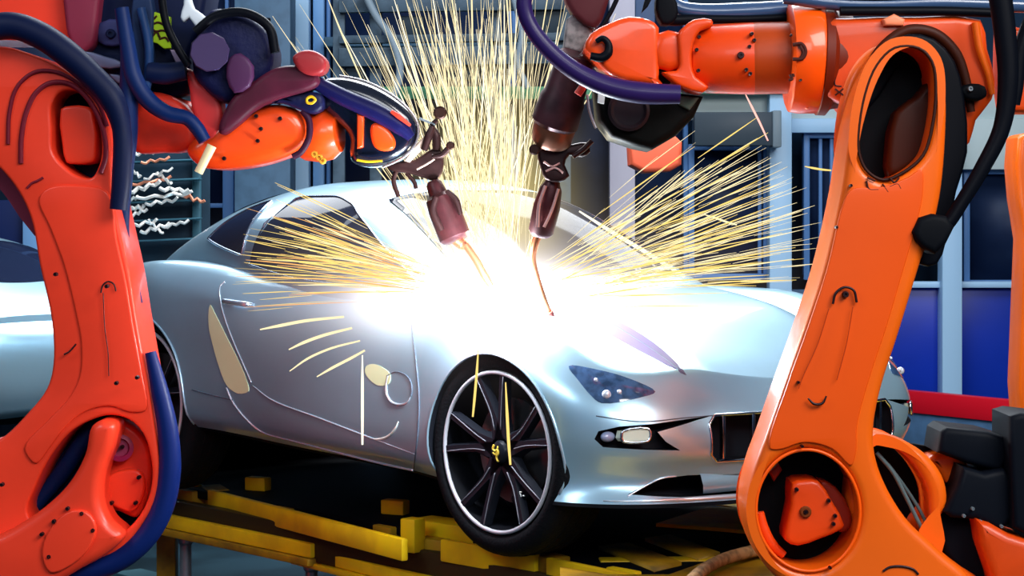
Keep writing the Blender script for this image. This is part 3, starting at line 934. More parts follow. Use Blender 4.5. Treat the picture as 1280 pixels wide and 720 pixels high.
plate('bracket', [(136, 92), (158, 98), (156, 104), (146, 103)], DL + .25, .05, mat('slate_metal', (.16, .18, .30)), rl, bevel=.006, smooth=2)
plate('cable_holder', [(168, -20), (186, -20), (190, 60), (186, 110), (170, 112), (166, 60)], DL + .22, .08, mat('dark_slate', (.012, .03, .09), rough=.5), rl, bevel=.01, smooth=2)
# acid-green label with dark scrawl
LG = plate('warning_label', [(180, 15), (194, 15), (213, 21), (213, 60), (205, 61), (196, 54), (184, 52), (178, 46), (179, 30)], DL + .245, .03, mat('lime_label', (.40, .62, .012), rough=.5), rl, bevel=.004, smooth=0)
for pl in ([(182, 27), (190, 30), (198, 28), (208, 33)], [(181, 36), (188, 34), (194, 39), (203, 38), (212, 41)], [(190, 46), (196, 40), (200, 47)], [(186, 21), (190, 25), (196, 20)], [(199, 49), (207, 47), (211, 52)]):
    ptube('label_lettering', pl, 1.3, TEXT, LG, D=DL + .243)
# forearm
drum('forearm', (120, 150, DL + .42), (245, 156, DL + .40), [(0, 30), (.1, 36), (.55, 37), (.8, 34), (1, 26)], RED, rl)
plate('forearm_shell', [(166, 122), (190, 114), (222, 124), (240, 146), (242, 178), (228, 189), (200, 190), (166, 188)], DL + .24, .16, mat('deep_red_enamel', (.66, .03, .012), rough=.4, noise=.2), rl, bevel=.03, smooth=3)
plate('forearm_bracket', [(232, 84), (244, 92), (250, 104), (268, 106), (276, 128), (277, 160), (264, 180), (250, 160), (240, 140), (236, 112)], DL + .20, .14, mat('crimson_enamel', (.62, .035, .035), rough=.4), rl, bevel=.02, smooth=2)
plate('forearm_lower', [(252, 166), (276, 148), (310, 136), (345, 130), (372, 138), (384, 158), (381, 178), (366, 190), (342, 200), (304, 209), (262, 211), (244, 205), (232, 190), (236, 178)], DL + .20, .30, mat('flame_orange_enamel', (.93, .075, .006), rough=.33, coat=.4, noise=.15, nscale=5), rl, bevel=.05, bseg=5)
bolts('bolt', [(326, 161), (322, 176), (280, 198), (320, 145), (350, 148)], DL + .19, 2.6, BOLT, rl)
MAROON = mat('maroon_casting', (.085, .010, .028), rough=.45, noise=.3, nscale=9)
plate('upper_link', [(272, 164), (288, 124), (312, 104), (345, 84), (374, 82), (396, 92), (398, 104), (386, 112), (352, 122), (322, 134), (296, 156), (278, 168)], DL + .12, .16, MAROON, rl, bevel=.025)
plate('joint_cap', [(365, 72), (372, 65), (386, 62), (402, 68), (408, 78), (404, 90), (390, 94), (374, 88)], DL + .08, .16, mat('brick_enamel', (.34, .025, .03), rough=.4), rl, bevel=.02, smooth=3)
plate('wrist_motor', [(240, 90), (246, 40), (262, 12), (296, 14), (330, 34), (342, 62), (334, 96), (300, 118), (280, 128), (262, 118)], DL + .14, .30, mat('ink_navy_plastic', (.006, .008, .045), rough=.45, bump=.2), rl, bevel=.04, smooth=4)
lathe('end_disc', P(262, 65, DL + .14), P(262, 65, DL), [(0, .074), (.06, .074), (.068, .070), (.068, 0)], mat('dusky_purple_plastic', (.045, .028, .085), rough=.5), rl, 10)
plate('hose_clip', [(286, 72), (300, 66), (316, 82), (312, 108), (292, 116), (282, 96)], DL + .10, .08, mat('plum_plastic', (.07, .02, .07), rough=.45), rl, bevel=.015, smooth=2)
plate('white_bracket', [(231, -12), (238, -2), (242, 10), (258, 22), (256, 37), (244, 33), (236, 22), (229, 27), (225, 21), (229, 6)], DL + .14, .05, mat('white_bracket_paint', (.70, .76, .82), rough=.4), rl, bevel=.01, smooth=2)
plate('bracket', [(212, 62), (222, 62), (232, 76), (230, 84), (220, 80)], DL + .22, .04, mat('mauve_metal', (.25, .18, .26), rough=.4, metal=.4), rl, bevel=.006, smooth=1)
# knuckle and wrist
drum('wrist_joint', (372, 172, DL + .34), (424, 166, DL + .30), [(0, 24), (.15, 30), (.5, 34), (.8, 32), (1, 24)], mat('flame_orange_enamel', (.93, .075, .006)), rl)
ptube('joint_gap_ring', [(378, 138), (386, 150), (386, 172), (376, 190), (366, 196)], 4.2, mat('black_wine_rubber', (.03, .004, .02), rough=.5), rl, D=DL + .20)
plate('joint_cover', [(338, 128), (350, 118), (380, 114), (402, 118), (404, 134), (392, 142), (372, 136), (350, 128)], DL + .17, .12, mat('ink_navy_plastic', (.006, .008, .045)), rl, bevel=.02, smooth=3)
ptube('yellow_ring', [(384, 123), (390, 121), (394, 125), (390, 129), (384, 128)], 1.8, YELLOW, rl, D=DL + .16, closed=True)
bolts('joint_bolt', [(399, 197), (393, 193), (403, 201)], DL + .12, 4.5, mat('amber_brass', (.9, .45, .04), rough=.3, metal=.3), rl)
plate('wrist_shroud', [(404, 100), (424, 96), (450, 101), (475, 111), (500, 127), (516, 144), (522, 160), (518, 180), (504, 196), (482, 206), (455, 208), (438, 200), (436, 170), (420, 150), (402, 130)], DL + .22, .26, mat('glossy_black_shroud', (.004, .006, .018), rough=.18, coat=.8), rl, bevel=.05, bseg=5)
ptube('shroud_edge', [(424, 95), (450, 100), (475, 110), (501, 127), (518, 146), (523, 162), (517, 184), (502, 198), (478, 209)], 1.7, mat('pale_edge_metal', (.45, .42, .42), rough=.25, metal=.8), rl, D=DL + .24)
plate('shroud_inlay', [(464, 156), (472, 153), (484, 160), (494, 176), (492, 186), (480, 189), (468, 184), (463, 170)], DL + .195, .05, mat('flame_orange_enamel', (.93, .075, .006)), rl, bevel=.015, smooth=3)
plate('shroud_inlay', [(446, 142), (455, 145), (454, 184), (446, 186)], DL + .195, .05, mat('flame_orange_enamel', (.93, .075, .006)), rl, bevel=.008, smooth=1)
ptube('shroud_stripe', [(396, 104), (430, 122), (470, 140), (500, 158), (514, 172)], [9, 11, 12, 11, 6], mat('indigo_hose', (.008, .008, .07), rough=.35), rl, D=DL + .20)
ptube('red_highlight_strip', [(489, 139), (498, 145), (513, 157)], [2.2, 3.4, 2.0], mat('signal_red', (.9, .06, .03), rough=.4), rl, D=DL + .165)  # highlight on the shroud, painted as a red strip
ptube('gold_seam', [(446, 200), (460, 202), (478, 201)], 1.6, YELLOW, rl, D=DL + .20)
# tool: bracket, clamps, torch body, copper nozzle
TBR = mat('umber_metal', (.045, .016, .016), rough=.4, metal=.5, noise=.3, nscale=20)
plate('tool_plate', [(505, 201), (516, 186), (530, 170), (543, 162), (540, 172), (528, 186), (512, 203)], DL + .28, .05, mat('pale_tool_plate', (.75, .55, .45), rough=.4), rl, bevel=.006, smooth=1)
plate('tool_bracket', [(482, 206), (500, 202), (518, 200), (536, 188), (548, 184), (554, 196), (553, 214), (545, 226), (528, 222), (508, 216), (490, 214)], DL + .30, .06, TBR, rl, bevel=.01, smooth=2)
ptube('tool_rod', [(530, 188), (536, 170), (541, 158)], [4.5, 5.5, 4], TBR, rl, D=DL + .28)
ptube('tool_rod', [(546, 188), (545, 170), (540, 158), (546, 150)], [5.5, 6, 4, 3], TBR, rl, D=DL + .30)
ptube('tool_rod', [(540, 196), (552, 194), (560, 186)], [3, 4, 4], TBR, rl, D=DL + .28)
for a, b, r_ in ((550, 141, 8.5), (563, 182, 5.5)):
    lathe('clamp_knob', P(a, b, DL + .30), P(a, b, DL), [(0, .0), (0, r_ * .003), (.05, r_ * .003), (.055, r_ * .0022), (.055, 0)], mat('dark_bronze', (.05, .02, .015), rough=.35, metal=.6), rl, 16)
ptube('tool_rod', [(524, 148), (534, 152), (544, 156)], 1.6, STEEL, rl, D=DL + .28)
ptube('tool_rod', [(521, 212), (532, 206), (543, 199)], 1.2, mat('pale_tool_plate', (.75, .55, .45)), rl, D=DL + .26)
ptube('tool_rod', [(495, 214), (492, 226), (498, 246)], 3.0, TBR, rl, D=DL + .32)
ptube('tool_rod', [(508, 216), (518, 228), (520, 236)], 2.6, TBR, rl, D=DL + .32)
drum('torch_body', (541, 226, DL + .30), (571, 302, DL + .28), [(0, 7), (.05, 10), (.22, 12), (.28, 18), (.5, 20), (.92, 20), (.97, 17), (1, 12)], mat('scorched_plum_metal', (.085, .018, .022), rough=.4, metal=.4, noise=.4, nscale=16), rl)
ptube('torch_rib', [(545, 246), (541, 262), (552, 288)], [4, 5, 4], TBR, rl, D=DL + .23)
ptube('torch_rib', [(558, 238), (570, 250), (576, 268)], [3, 4, 3], TBR, rl, D=DL + .23)
ptube('torch_neck', [(568, 298, DL + .28), (578, 306, DL + .28), (584, 308, DL + .27)], [7, 7, 5], COPPER, rl)
ptube('nozzle', [(582, 306, DL + .27), (596, 326, DL + .26), (606, 345, DL + .25), (614, 358, DL + .25)], [4.5, 5.5, 5.5, 4.0], COPPER, rl)
# hoses
ptube('main_hose', [(-60, 60), (-20, 38), (15, 32), (50, 44), (85, 68), (116, 96), (140, 124), (152, 160), (152, 220), (148, 262)], [17, 17, 17, 17, 17, 16, 16, 12, 12, 11], NAVY, rl, D=DL - .06, seg=20)
ptube('down_hose', [(158, 40), (162, 90), (160, 130), (160, 170), (156, 215), (154, 300), (172, 380)], [9, 12, 13, 12, 11, 8, 7], BLUEC, rl, D=DL + .16, seg=16)
ptube('branch_hose', [(152, 10), (160, 60), (168, 98), (186, 126), (210, 142), (234, 148), (246, 160), (256, 176)], [9, 10, 11, 11, 10, 9, 9, 8], BLUEC, rl, D=DL + .13, seg=16)
ptube('branch_hose', [(176, 10), (186, 60), (184, 100), (178, 130)], 6, mat('slate_hose', (.015, .05, .16), rough=.4), rl, D=DL + .20)
ptube('branch_hose', [(185, 90), (206, 92), (232, 88)], [13, 14, 12], NAVY, rl, D=DL + .20)
ptube('cable_end', [(265, 182), (256, 200), (248, 216)], [6.2, 5.6, 5.6], mat('cream_rubber', (.88, .74, .42), rough=.5), rl, D=DL + .10)
ptube('loop_hose', [(188, 440), (200, 490), (210, 540), (212, 590), (203, 635), (182, 672), (148, 700), (100, 716), (40, 730)], [7, 11, 13, 14, 14, 14, 14, 14, 14], mat('royal_hose_jacket', (.003, .014, .11), rough=.4), rl, D=DL + .02, seg=20)
ptube('inner_hose', [(118, 528), (100, 556), (78, 590), (50, 625), (34, 650)], [9, 11, 11, 9, 7], BLUEC, rl, D=DL + .18)
ptube('inner_hose', [(126, 640), (142, 660), (162, 668)], 8, NAVY, rl, D=DL + .16)
ptube('upper_hose', [(244, 40), (270, 20), (306, 16), (336, 34), (344, 66)], 6, BLACKC, rl, D=DL + .10)
ptube('upper_hose', [(200, -20), (208, 30), (222, 60), (236, 82)], 5, BLACKC, rl, D=DL + .12)

# ------------------------------------------------------------------ right robot
DR = 6.5
rr_ = thing('welding_robot', 'bright orange welding robot in the right foreground, its torch reaching over the bonnet', 'robot', (1.35, 6.85, 0))
lathe('pedestal', (1.35, 6.85, 0), (1.35, 6.85, 1), [(0, .44), (.04, .44), (.05, .36), (.50, .32), (.56, .36), (.66, .36), (.68, .25)], ORANGE, rr_, 48)
LINKR = [(1053, 236), (1060, 188), (1069, 145), (1086, 95), (1108, 60), (1136, 47), (1162, 52), (1178, 74), (1184, 120), (1183, 180), (1177, 242), (1166, 290), (1153, 325), (1139, 370), (1122, 425), (1104, 480), (1094, 528), (1094, 562), (1104, 598), (1133, 648), (1176, 690), (1216, 730), (1190, 770), (1060, 770), (1000, 742), (962, 714), (944, 684), (934, 640), (940, 597), (960, 540), (982, 477), (1006, 410), (1030, 337)]
HOLR = ell(1010, 638, 65, 76, 24, -.08)
OVR = [(1073, 168), (1081, 118), (1096, 81), (1118, 60), (1148, 60), (1165, 77), (1170, 112), (1165, 160), (1154, 194), (1130, 215), (1104, 225), (1084, 214), (1074, 193)]
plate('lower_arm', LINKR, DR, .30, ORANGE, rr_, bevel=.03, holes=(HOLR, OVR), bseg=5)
# front skin panel in deeper orange, so the bare right edge reads as lit chamfer
plate('arm_panel', [(1056, 250), (1066, 236), (1100, 234), (1134, 222), (1152, 212), (1154, 240), (1146, 280), (1130, 335), (1108, 410), (1088, 470), (1072, 530), (1070, 566), (1064, 582), (1040, 561), (1006, 553), (974, 562), (962, 560), (985, 480), (1010, 410), (1034, 337)], DR - .007, .05, mat('deep_orange_face_tone', (.80, .082, .001), rough=.42, coat=.1, noise=.08, nscale=2), rr_, bevel=.004)
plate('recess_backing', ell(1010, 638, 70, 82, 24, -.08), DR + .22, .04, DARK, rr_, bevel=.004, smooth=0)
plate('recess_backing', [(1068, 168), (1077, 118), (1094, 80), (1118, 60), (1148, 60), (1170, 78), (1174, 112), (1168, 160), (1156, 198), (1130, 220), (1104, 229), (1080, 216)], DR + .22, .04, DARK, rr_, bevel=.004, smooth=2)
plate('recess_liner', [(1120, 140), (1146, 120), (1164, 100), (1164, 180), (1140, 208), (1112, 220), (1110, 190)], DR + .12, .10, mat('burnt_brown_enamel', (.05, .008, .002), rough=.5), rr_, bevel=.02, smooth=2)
plate('drive_cover', [(990, 604), (1006, 600), (1024, 602), (1040, 626), (1056, 657), (1050, 664), (1026, 674), (998, 683), (982, 676), (984, 655), (989, 630)], DR + .06, .16, ORANGE2, rr_, bevel=.016, smooth=2)
plate('drive_cover_side', [(1024, 600), (1046, 610), (1064, 640), (1064, 660), (1050, 666), (1036, 630)], DR + .12, .10, mat('dull_red_enamel', (.32, .02, .004), rough=.5), rr_, bevel=.012, smooth=2)
ptube('drive_cover_lip', [(950, 640), (955, 662), (966, 682), (980, 694)], [5, 7, 7, 5], ORANGE2, rr_, D=DR + .12)
plate('drive_lug', [(962, 590), (974, 580), (978, 588), (968, 602)], DR + .16, .06, mat('dull_red_enamel', (.32, .02, .004)), rr_, bevel=.008, smooth=1)
bolts('bolt', [(1007, 640)], DR + .055, 7.5, mat('dark_rust', (.16, .03, .004), rough=.5), rr_)
bolts('bolt', [(1007, 640), (996, 612), (1044, 645), (1042, 655), (1036, 626)], DR + .05, 2.6, BOLT, rr_)
# oval lips, shoulder arc, stamped marks
ptube('pocket_rim', HOLR, 2.2, mat('edge_orange', (.95, .10, .003), rough=.3), rr_, D=DR + .004, closed=True, n=3)
mat('rust_edge', (.45, .04, .004), rough=.4)
ptube('pocket_rim', OVR, 2.2, mat('dark_edge_rubber', (.03, .005, .002), rough=.5), rr_, D=DR + .004, closed=True, n=4)
ptube('slot_outline', [(1041, 380), (1045, 366), (1056, 359), (1067, 363), (1071, 378)], 1.6, BOLT, rr_, D=DR - .02)
ptube('slot_outline', [(1066, 384), (1058, 430), (1046, 475)], .6, mat('rust_edge', (.45, .04, .004)), rr_, D=DR - .02)
ptube('slot_outline', [(1036, 386), (1022, 430), (1004, 470), (998, 486)], .6, mat('rust_edge', (.45, .04, .004)), rr_, D=DR - .02)
ptube('slot_outline', [(1010, 498), (1018, 505), (1028, 504), (1033, 495)], [1.0, 1.8, 1.6, 1.0], BOLT, rr_, D=DR - .02)
bolts('bolt', [(1057, 368)], DR - .02, 4.2, BOLT, rr_)
bolts('bolt', [(1003, 558), (998, 478), (1064, 232), (1046, 284), (1038, 710)], DR - .018, 2.0, BOLT, rr_)
for q in ([(1083, 226), (1086, 236), (1098, 237)], [(1103, 230), (1110, 240)], [(1112, 233), (1122, 230), (1126, 236)], [(1084, 222), (1094, 226)], [(1112, 222), (1118, 228), (1124, 222)]):
    ptube('stamped_mark', q, 1.3, TEXT, rr_, D=DR - .004)
ptube('stamped_mark', [(1104, 714), (1112, 709), (1128, 708), (1142, 712), (1148, 718)], 1.5, BOLT, rr_, D=DR - .002)
# rear elbow casting
plate('elbow_housing', [(1034, 26), (1060, 22), (1150, 20), (1228, 24), (1236, 60), (1246, 100), (1242, 124), (1222, 150), (1214, 178), (1196, 190), (1120, 190), (1060, 130), (1036, 120)], DR + .30, .34, mat('brick_orange_enamel', (.74, .065, .003), rough=.4, coat=.2, noise=.2, nscale=3), rr_, bevel=.03, smooth=2)
ptube('elbow_arc', [(1070, 150), (1080, 100), (1100, 62), (1134, 38), (1168, 42), (1194, 66), (1208, 104), (1214, 140)], [4, 5, 6, 7, 7, 7, 6, 5], mat('burnt_brown_enamel', (.05, .008, .002)), rr_, D=DR + .27)
plate('arc_backing', [(1070, 150), (1080, 100), (1104, 58), (1136, 42), (1168, 48), (1194, 76), (1206, 120), (1210, 190), (1196, 240), (1184, 300), (1172, 330), (1150, 330), (1160, 120), (1136, 70), (1100, 120)], DR + .20, .09, BLACKC, rr_, bevel=.012, smooth=2)
ptube('housing_rib', [(1219, 28), (1224, 60), (1236, 96), (1240, 118)], [5, 5, 4, 4], ORANGE, rr_, D=DR + .29)
plate('housing_lug', [(1200, 110), (1216, 104), (1232, 108), (1234, 120), (1222, 126), (1206, 122)], DR + .22, .08, DARK, rr_, bevel=.012, smooth=2)
bolts('bolt', [(1213, 111)], DR + .21, 3.5, STEEL, rr_)
ptube('panel_outline', [(1046, 56), (1045, 90), (1044, 106), (1052, 108)], .8, BOLT, rr_, D=DR + .297)
for q in ([(1044, 111), (1054, 119)], [(1054, 111), (1044, 119)]):
    ptube('stamped_mark', q, 1.0, TEXT, rr_, D=DR + .297)
plate('housing_tab', [(1104, 24), (1118, 17), (1132, 24), (1130, 32), (1106, 32)], DR + .27, .08, mat('pink_orange_edge', (.9, .25, .12), rough=.4), rr_, bevel=.01, smooth=1)
# flange, tube, wrist
DF = DR + .46
drum('flange_ring', (984, 72, DF), (1026, 72, DF), [(0, 62), (.06, 68), (.3, 70), (.85, 70), (1, 66)], mat('orange_flange', (.90, .085, .002), rough=.35, coat=.4), rr_, 56)
drum('flange_collar', (1020, 74, DF), (1060, 76, DF), [(0, 62), (.1, 70), (.35, 70), (.5, 62), (1, 58)], mat('burnt_orange_enamel', (.14, .012, .002), rough=.45), rr_, 56)
for q in ([(991, 56), (1002, 55), (1007, 64), (1003, 73), (991, 74)], [(1000, 57), (1004, 66), (1001, 73)]):
    ptube('flange_lettering', q, 2.3, TEXT, rr_, D=DF - .187)
for q in ([(988, 93), (990, 99), (986, 100)], [(991, 92), (992, 96)]):
    ptube('flange_lettering', q, 1.8, TEXT, rr_, D=DF - .187)
bolts('bolt', [(1001, 100), (989, 44)], DF - .18, 1.6, BOLT, rr_)
bolts('flange_bolt', [(1009, 134), (1008, 8)], DF - .07, 3, mat('pink_orange_edge', (.9, .25, .12)), rr_)
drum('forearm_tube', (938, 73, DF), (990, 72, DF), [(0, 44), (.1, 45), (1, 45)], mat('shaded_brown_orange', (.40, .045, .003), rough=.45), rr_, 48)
drum('wrist_casting', (862, 74, DF + .02), (950, 73, DF), [(0, 34), (.05, 39), (.25, 43), (.9, 45), (1, 43)], ORANGE2, rr_, 48)
bolts('bolt', [(926, 69)], DF - .12, 4.5, BOLT, rr_)
bolts('bolt', [(927, 69), (871, 62), (873, 88), (874, 46), (937, 58), (940, 42), (938, 92), (933, 87), (943, 50)], DF - .115, 2.4, BOLT, rr_)
plate('wrist_fork', [(848, 42), (856, 32), (868, 24), (890, 24), (891, 32), (876, 38), (867, 54), (865, 80), (870, 96), (886, 108), (878, 116), (850, 108), (836, 98), (828, 90), (846, 88), (850, 80)], DF - .12, .22, ORANGE2, rr_, bevel=.012, smooth=2)
plate('wrist_neck', [(820, 42), (852, 40), (854, 84), (820, 84)], DF - .10, .20, ORANGE2, rr_, bevel=.03, smooth=2)
plate('neck_gap', [(820, 84), (846, 86), (838, 104), (826, 102)], DF - .06, .16, DARK, rr_, bevel=.01, smooth=1)
plate('wrist_head', [(731, 60), (738, 42), (762, 28), (786, 20), (812, 24), (824, 34), (824, 98), (832, 108), (806, 104), (780, 100), (764, 94), (752, 84), (742, 72)], DF - .10, .30, mat('flame_orange_enamel', (.93, .075, .006)), rr_, bevel=.022, bseg=4, smooth=2)
ptube('cable_hook', [(745, 52), (753, 48), (760, 54), (760, 66), (752, 72), (738, 70)], [3, 4, 4.5, 6, 6, 5], BLACKC, rr_, D=DF - .12)
ptube('red_clip', [(714, 86), (724, 94), (729, 106), (722, 118)], [3, 4.5, 5, 5], mat('signal_red', (.9, .06, .03)), rr_, D=DF - .08)
# wire feeder: the big black faceted drum under the wrist
plate('wire_feeder', [(744, 104), (770, 98), (828, 108), (848, 116), (880, 120), (868, 146), (845, 170), (816, 187), (796, 183), (764, 172), (748, 150)], DF + .00, .34, mat('black_feeder_plastic', (.004, .004, .0035), rough=.5, noise=.3), rr_, bevel=.03, smooth=1)
lathe('feeder_reel', P(786, 138, DF), P(786, 138, 0), [(0, .07), (.03, .07), (.036, .060), (.025, .05), (.025, .0)], mat('dark_taupe_plastic', (.028, .018, .022), rough=.4), rr_, 32)
plate('feeder_hatch', [(842, 118), (874, 122), (862, 138), (850, 132)], DF - .02, .06, mat('olive_grey_plastic', (.06, .08, .06), rough=.5), rr_, bevel=.006, smooth=0)
plate('feeder_tag', [(748, 114), (757, 116), (755, 130), (747, 128)], DF - .03, .02, mat('white_tag', (.72, .80, .82), rough=.5), rr_, bevel=.003, smooth=1)
ptube('feeder_chain', [(734, 118), (736, 134), (740, 148), (745, 160)], 1.8, mat('steel_chain', (.6, .55, .55), rough=.3, metal=.9), rr_, D=DF - .04)
# torch assembly
TD = DF + .18
drum('tool_flange', (722, 68, TD), (692, 158, TD + .08), [(0, 22), (.1, 24), (.55, 26), (.62, 29), (.95, 30), (1, 26)], VIOLET, rr_, 28)
drum('tool_collar', (694, 154, TD + .08), (688, 182, TD + .11), [(0, 26), (.2, 27), (.8, 25), (1, 20)], mat('copper_brown_metal', (.26, .10, .055), rough=.4, metal=.5), rr_, 28)
plate('tool_bracket', [(672, 186), (690, 184), (716, 180), (734, 178), (738, 190), (728, 196), (712, 194), (706, 206), (712, 220), (698, 228), (682, 224), (676, 210)], TD + .10, .08, TBR, rr_, bevel=.012, smooth=2)
lathe('clamp_knob', P(668, 187, TD + .08), P(668, 187, 0), [(0, .0), (0, .019), (.04, .019), (.045, .014), (.045, 0)], mat('dark_bronze', (.05, .02, .015)), rr_, 16)
ptube('tool_rod', [(672, 186), (682, 182), (694, 188)], 3, TBR, rr_, D=TD + .08)
ptube('tool_rod', [(716, 196), (730, 186), (740, 176)], 3.4, TBR, rr_, D=TD + .08)
for q in ([(680, 202), (690, 208), (700, 204)], [(682, 214), (694, 210), (704, 216)]):
    ptube('bright_clip', q, 1.4, mat('pale_pink_metal', (.75, .45, .42), rough=.3, metal=.5), rr_, D=TD + .09)
drum('torch_body', (692, 222, TD + .16), (675, 294, TD + .22), [(0, 8), (.1, 10), (.2, 14), (.5, 17), (.93, 16), (1, 12)], mat('scorched_plum_metal', (.085, .018, .022)), rr_, 28)
ptube('torch_rib', [(682, 232), (674, 256), (672, 284)], 2.4, mat('pale_pink_metal', (.75, .45, .42)), rr_, D=TD + .13)
ptube('torch_rib', [(698, 236), (690, 262), (680, 284)], 2.0, mat('pale_pink_metal', (.75, .45, .42)), rr_, D=TD + .13)
ptube('nozzle', [(673, 292, TD + .22), (668, 308, TD + .24), (666, 324, TD + .27), (672, 350, TD + .33), (680, 374, TD + .38), (687, 392, TD + .42)], [5.5, 4.6, 4, 4, 4, 4], COPPER, rr_)
ptube('nozzle_tip', [(686, 389, TD + .41), (689, 397, TD + .425)], [5.4, 5.0], mat('hot_copper_tip', (.35, .07, .05), rough=.4, metal=.6), rr_, smooth=False)
ptube('filler_wire', [(664, 300, TD + .23), (656, 324, TD + .28), (648, 350, TD + .33)], 1.3, mat('brass_wire', (.8, .5, .2), rough=.3, metal=.8), rr_)
# hoses and top pipework of the right robot
ptube('torch_hose', [(664, -30), (655, 6), (664, 34), (690, 66), (724, 92), (760, 108), (800, 116), (850, 118)], [9, 10, 10, 11, 12, 13, 14, 12], mat('indigo_violet_hose', (.022, .010, .085), rough=.38, coat=.1), rr_, D=DF - .16, seg=18)
plate('torch_mount', [(706, -40), (766, -40), (760, 4), (744, 36), (716, 18), (704, -10)], TD, .14, mat('maroon_mount', (.08, .015, .02), rough=.5), rr_, bevel=.02, smooth=2)
plate('torch_mount_block', [(708, 24), (722, 12), (742, 22), (740, 44), (726, 66), (704, 60)], TD + .04, .12, mat('stone_grey_metal', (.28, .25, .25), rough=.5, noise=.6, nscale=30), rr_, bevel=.012, smooth=1)
ptube('strap', [(752, 34), (764, 14), (776, -12)], 3, BLACKC, rr_, D=TD - .06)
ptube('top_pipe', [(830, -8), (846, 8), (870, 14), (930, 14), (990, 10)], [7, 9, 10, 11, 10], mat('slate_blue_pipe', (.035, .075, .17), rough=.25, coat=.6), rr_, D=DF + .04, seg=16)
ptube('top_pipe', [(826, 14), (836, 24), (870, 24), (930, 24), (984, 22)], [8, 8, 6, 5, 5], BLACKC, rr_, D=DF + .02)
ptube('top_pipe', [(980, -4), (1040, 4), (1100, 6), (1180, 4), (1300, 8)], 9, mat('slate_blue_pipe', (.035, .075, .17)), rr_, D=DR + .34)
ptube('top_pipe', [(1050, 14), (1110, 14), (1180, 14), (1240, 16)], 6, BLACKC, rr_, D=DR + .30)
ptube('top_pipe', [(1030, -6), (1090, -4), (1180, -8), (1260, -4)], 10, BLACKC, rr_, D=DR + .34)
plate('top_clamp', [(824, -10), (842, -6), (848, 14), (842, 28), (828, 30), (820, 12)], DF - .02, .1, DARK, rr_, bevel=.012, smooth=2)
plate('cable_clip', [(802, 16), (810, 8), (818, -8), (814, -10), (806, 0)], DF - .05, .03, DARK, rr_, bevel=.005, smooth=0)
ptube('side_hose', [(1248, -20), (1256, 40), (1260, 100), (1252, 160), (1228, 210), (1204, 250), (1184, 280), (1170, 292)], [15, 14, 13, 11, 10, 9, 9, 9], BLACKC, rr_, D=DR + .10, seg=16)
ptube('side_hose', [(1290, 20), (1276, 60), (1270, 110), (1266, 130)], 9, BLACKC, rr_, D=DR + .2)
plate('hose_connector', [(1141, 290), (1150, 272), (1166, 267), (1184, 270), (1194, 284), (1184, 304), (1170, 318), (1154, 310), (1146, 302)], DR - .03, .16, DARK, rr_, bevel=.02, smooth=1)
plate('side_casting', [(1258, 30), (1300, 40), (1300, 140), (1262, 140), (1256, 100)], DR + .44, .2, mat('brick_orange_enamel', (.74, .065, .003)), rr_, bevel=.02, smooth=1)
# lower right: rear fork, cables in its pocket, drive motors
plate('rear_fork', [(1090, 546), (1110, 547), (1140, 556), (1164, 574), (1182, 602), (1184, 636), (1168, 655), (1160, 670), (1190, 700), (1240, 740), (1150, 760), (1060, 640), (1070, 570)], DR + .12, .22, ORANGE, rr_, bevel=.03, holes=([(1094, 556), (1114, 558), (1140, 578), (1160, 612), (1164, 646), (1168, 680), (1140, 664), (1116, 630), (1100, 596)],), smooth=4)
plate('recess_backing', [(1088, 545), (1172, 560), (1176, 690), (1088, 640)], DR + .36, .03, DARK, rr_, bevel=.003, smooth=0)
ptube('inner_cable', [(1096, 566), (1116, 590), (1134, 624), (1150, 656), (1170, 690)], 2.6, mat('grey_green_cable', (.08, .13, .14), rough=.4), rr_, D=DR + .16)
ptube('inner_cable', [(1110, 580), (1136, 616), (1156, 650), (1168, 686)], 2.2, mat('grey_green_cable', (.08, .13, .14)), rr_, D=DR + .18)
plate('motor_flange', [(1160, 574), (1172, 568), (1196, 568), (1210, 580), (1204, 612), (1192, 640), (1182, 650), (1188, 610)], DR + .24, .14, ORANGE, rr_, bevel=.02, smooth=2)
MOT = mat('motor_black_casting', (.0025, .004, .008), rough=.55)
plate('drive_motor', [(1176, 540), (1184, 534), (1236, 540), (1262, 548), (1262, 574), (1252, 590), (1210, 580), (1172, 566)], DR + .14, .24, MOT, rr_, bevel=.02, smooth=1)
plate('drive_motor', [(1204, 584), (1232, 592), (1256, 586), (1268, 600), (1268, 650), (1250, 664), (1222, 650), (1190, 648), (1180, 640), (1196, 610)], DR + .10, .26, MOT, rr_, bevel=.02, smooth=1)
plate('drive_motor', [(1262, 520), (1276, 516), (1310, 520), (1310, 680), (1266, 660), (1262, 560)], DR + .06, .26, MOT, rr_, bevel=.02, smooth=1)
bolts('motor_bolt', [(1216, 636), (1205, 645), (1226, 652), (1252, 658), (1268, 530), (1266, 560)], DR + .09, 2.2, STEEL, rr_)
plate('motor_lower_cover', [(1172, 640), (1220, 650), (1250, 690), (1270, 730), (1220, 740), (1180, 690)], DR + .18, .14, MOT, rr_, bevel=.02, smooth=1)  # black cover below the drive motors
plate('base_casting', [(1222, 650), (1262, 668), (1310, 690), (1310, 780), (1260, 780), (1240, 720)], DR + .06, .3, mat('brick_orange_enamel', (.74, .065, .003)), rr_, bevel=.03, smooth=2)
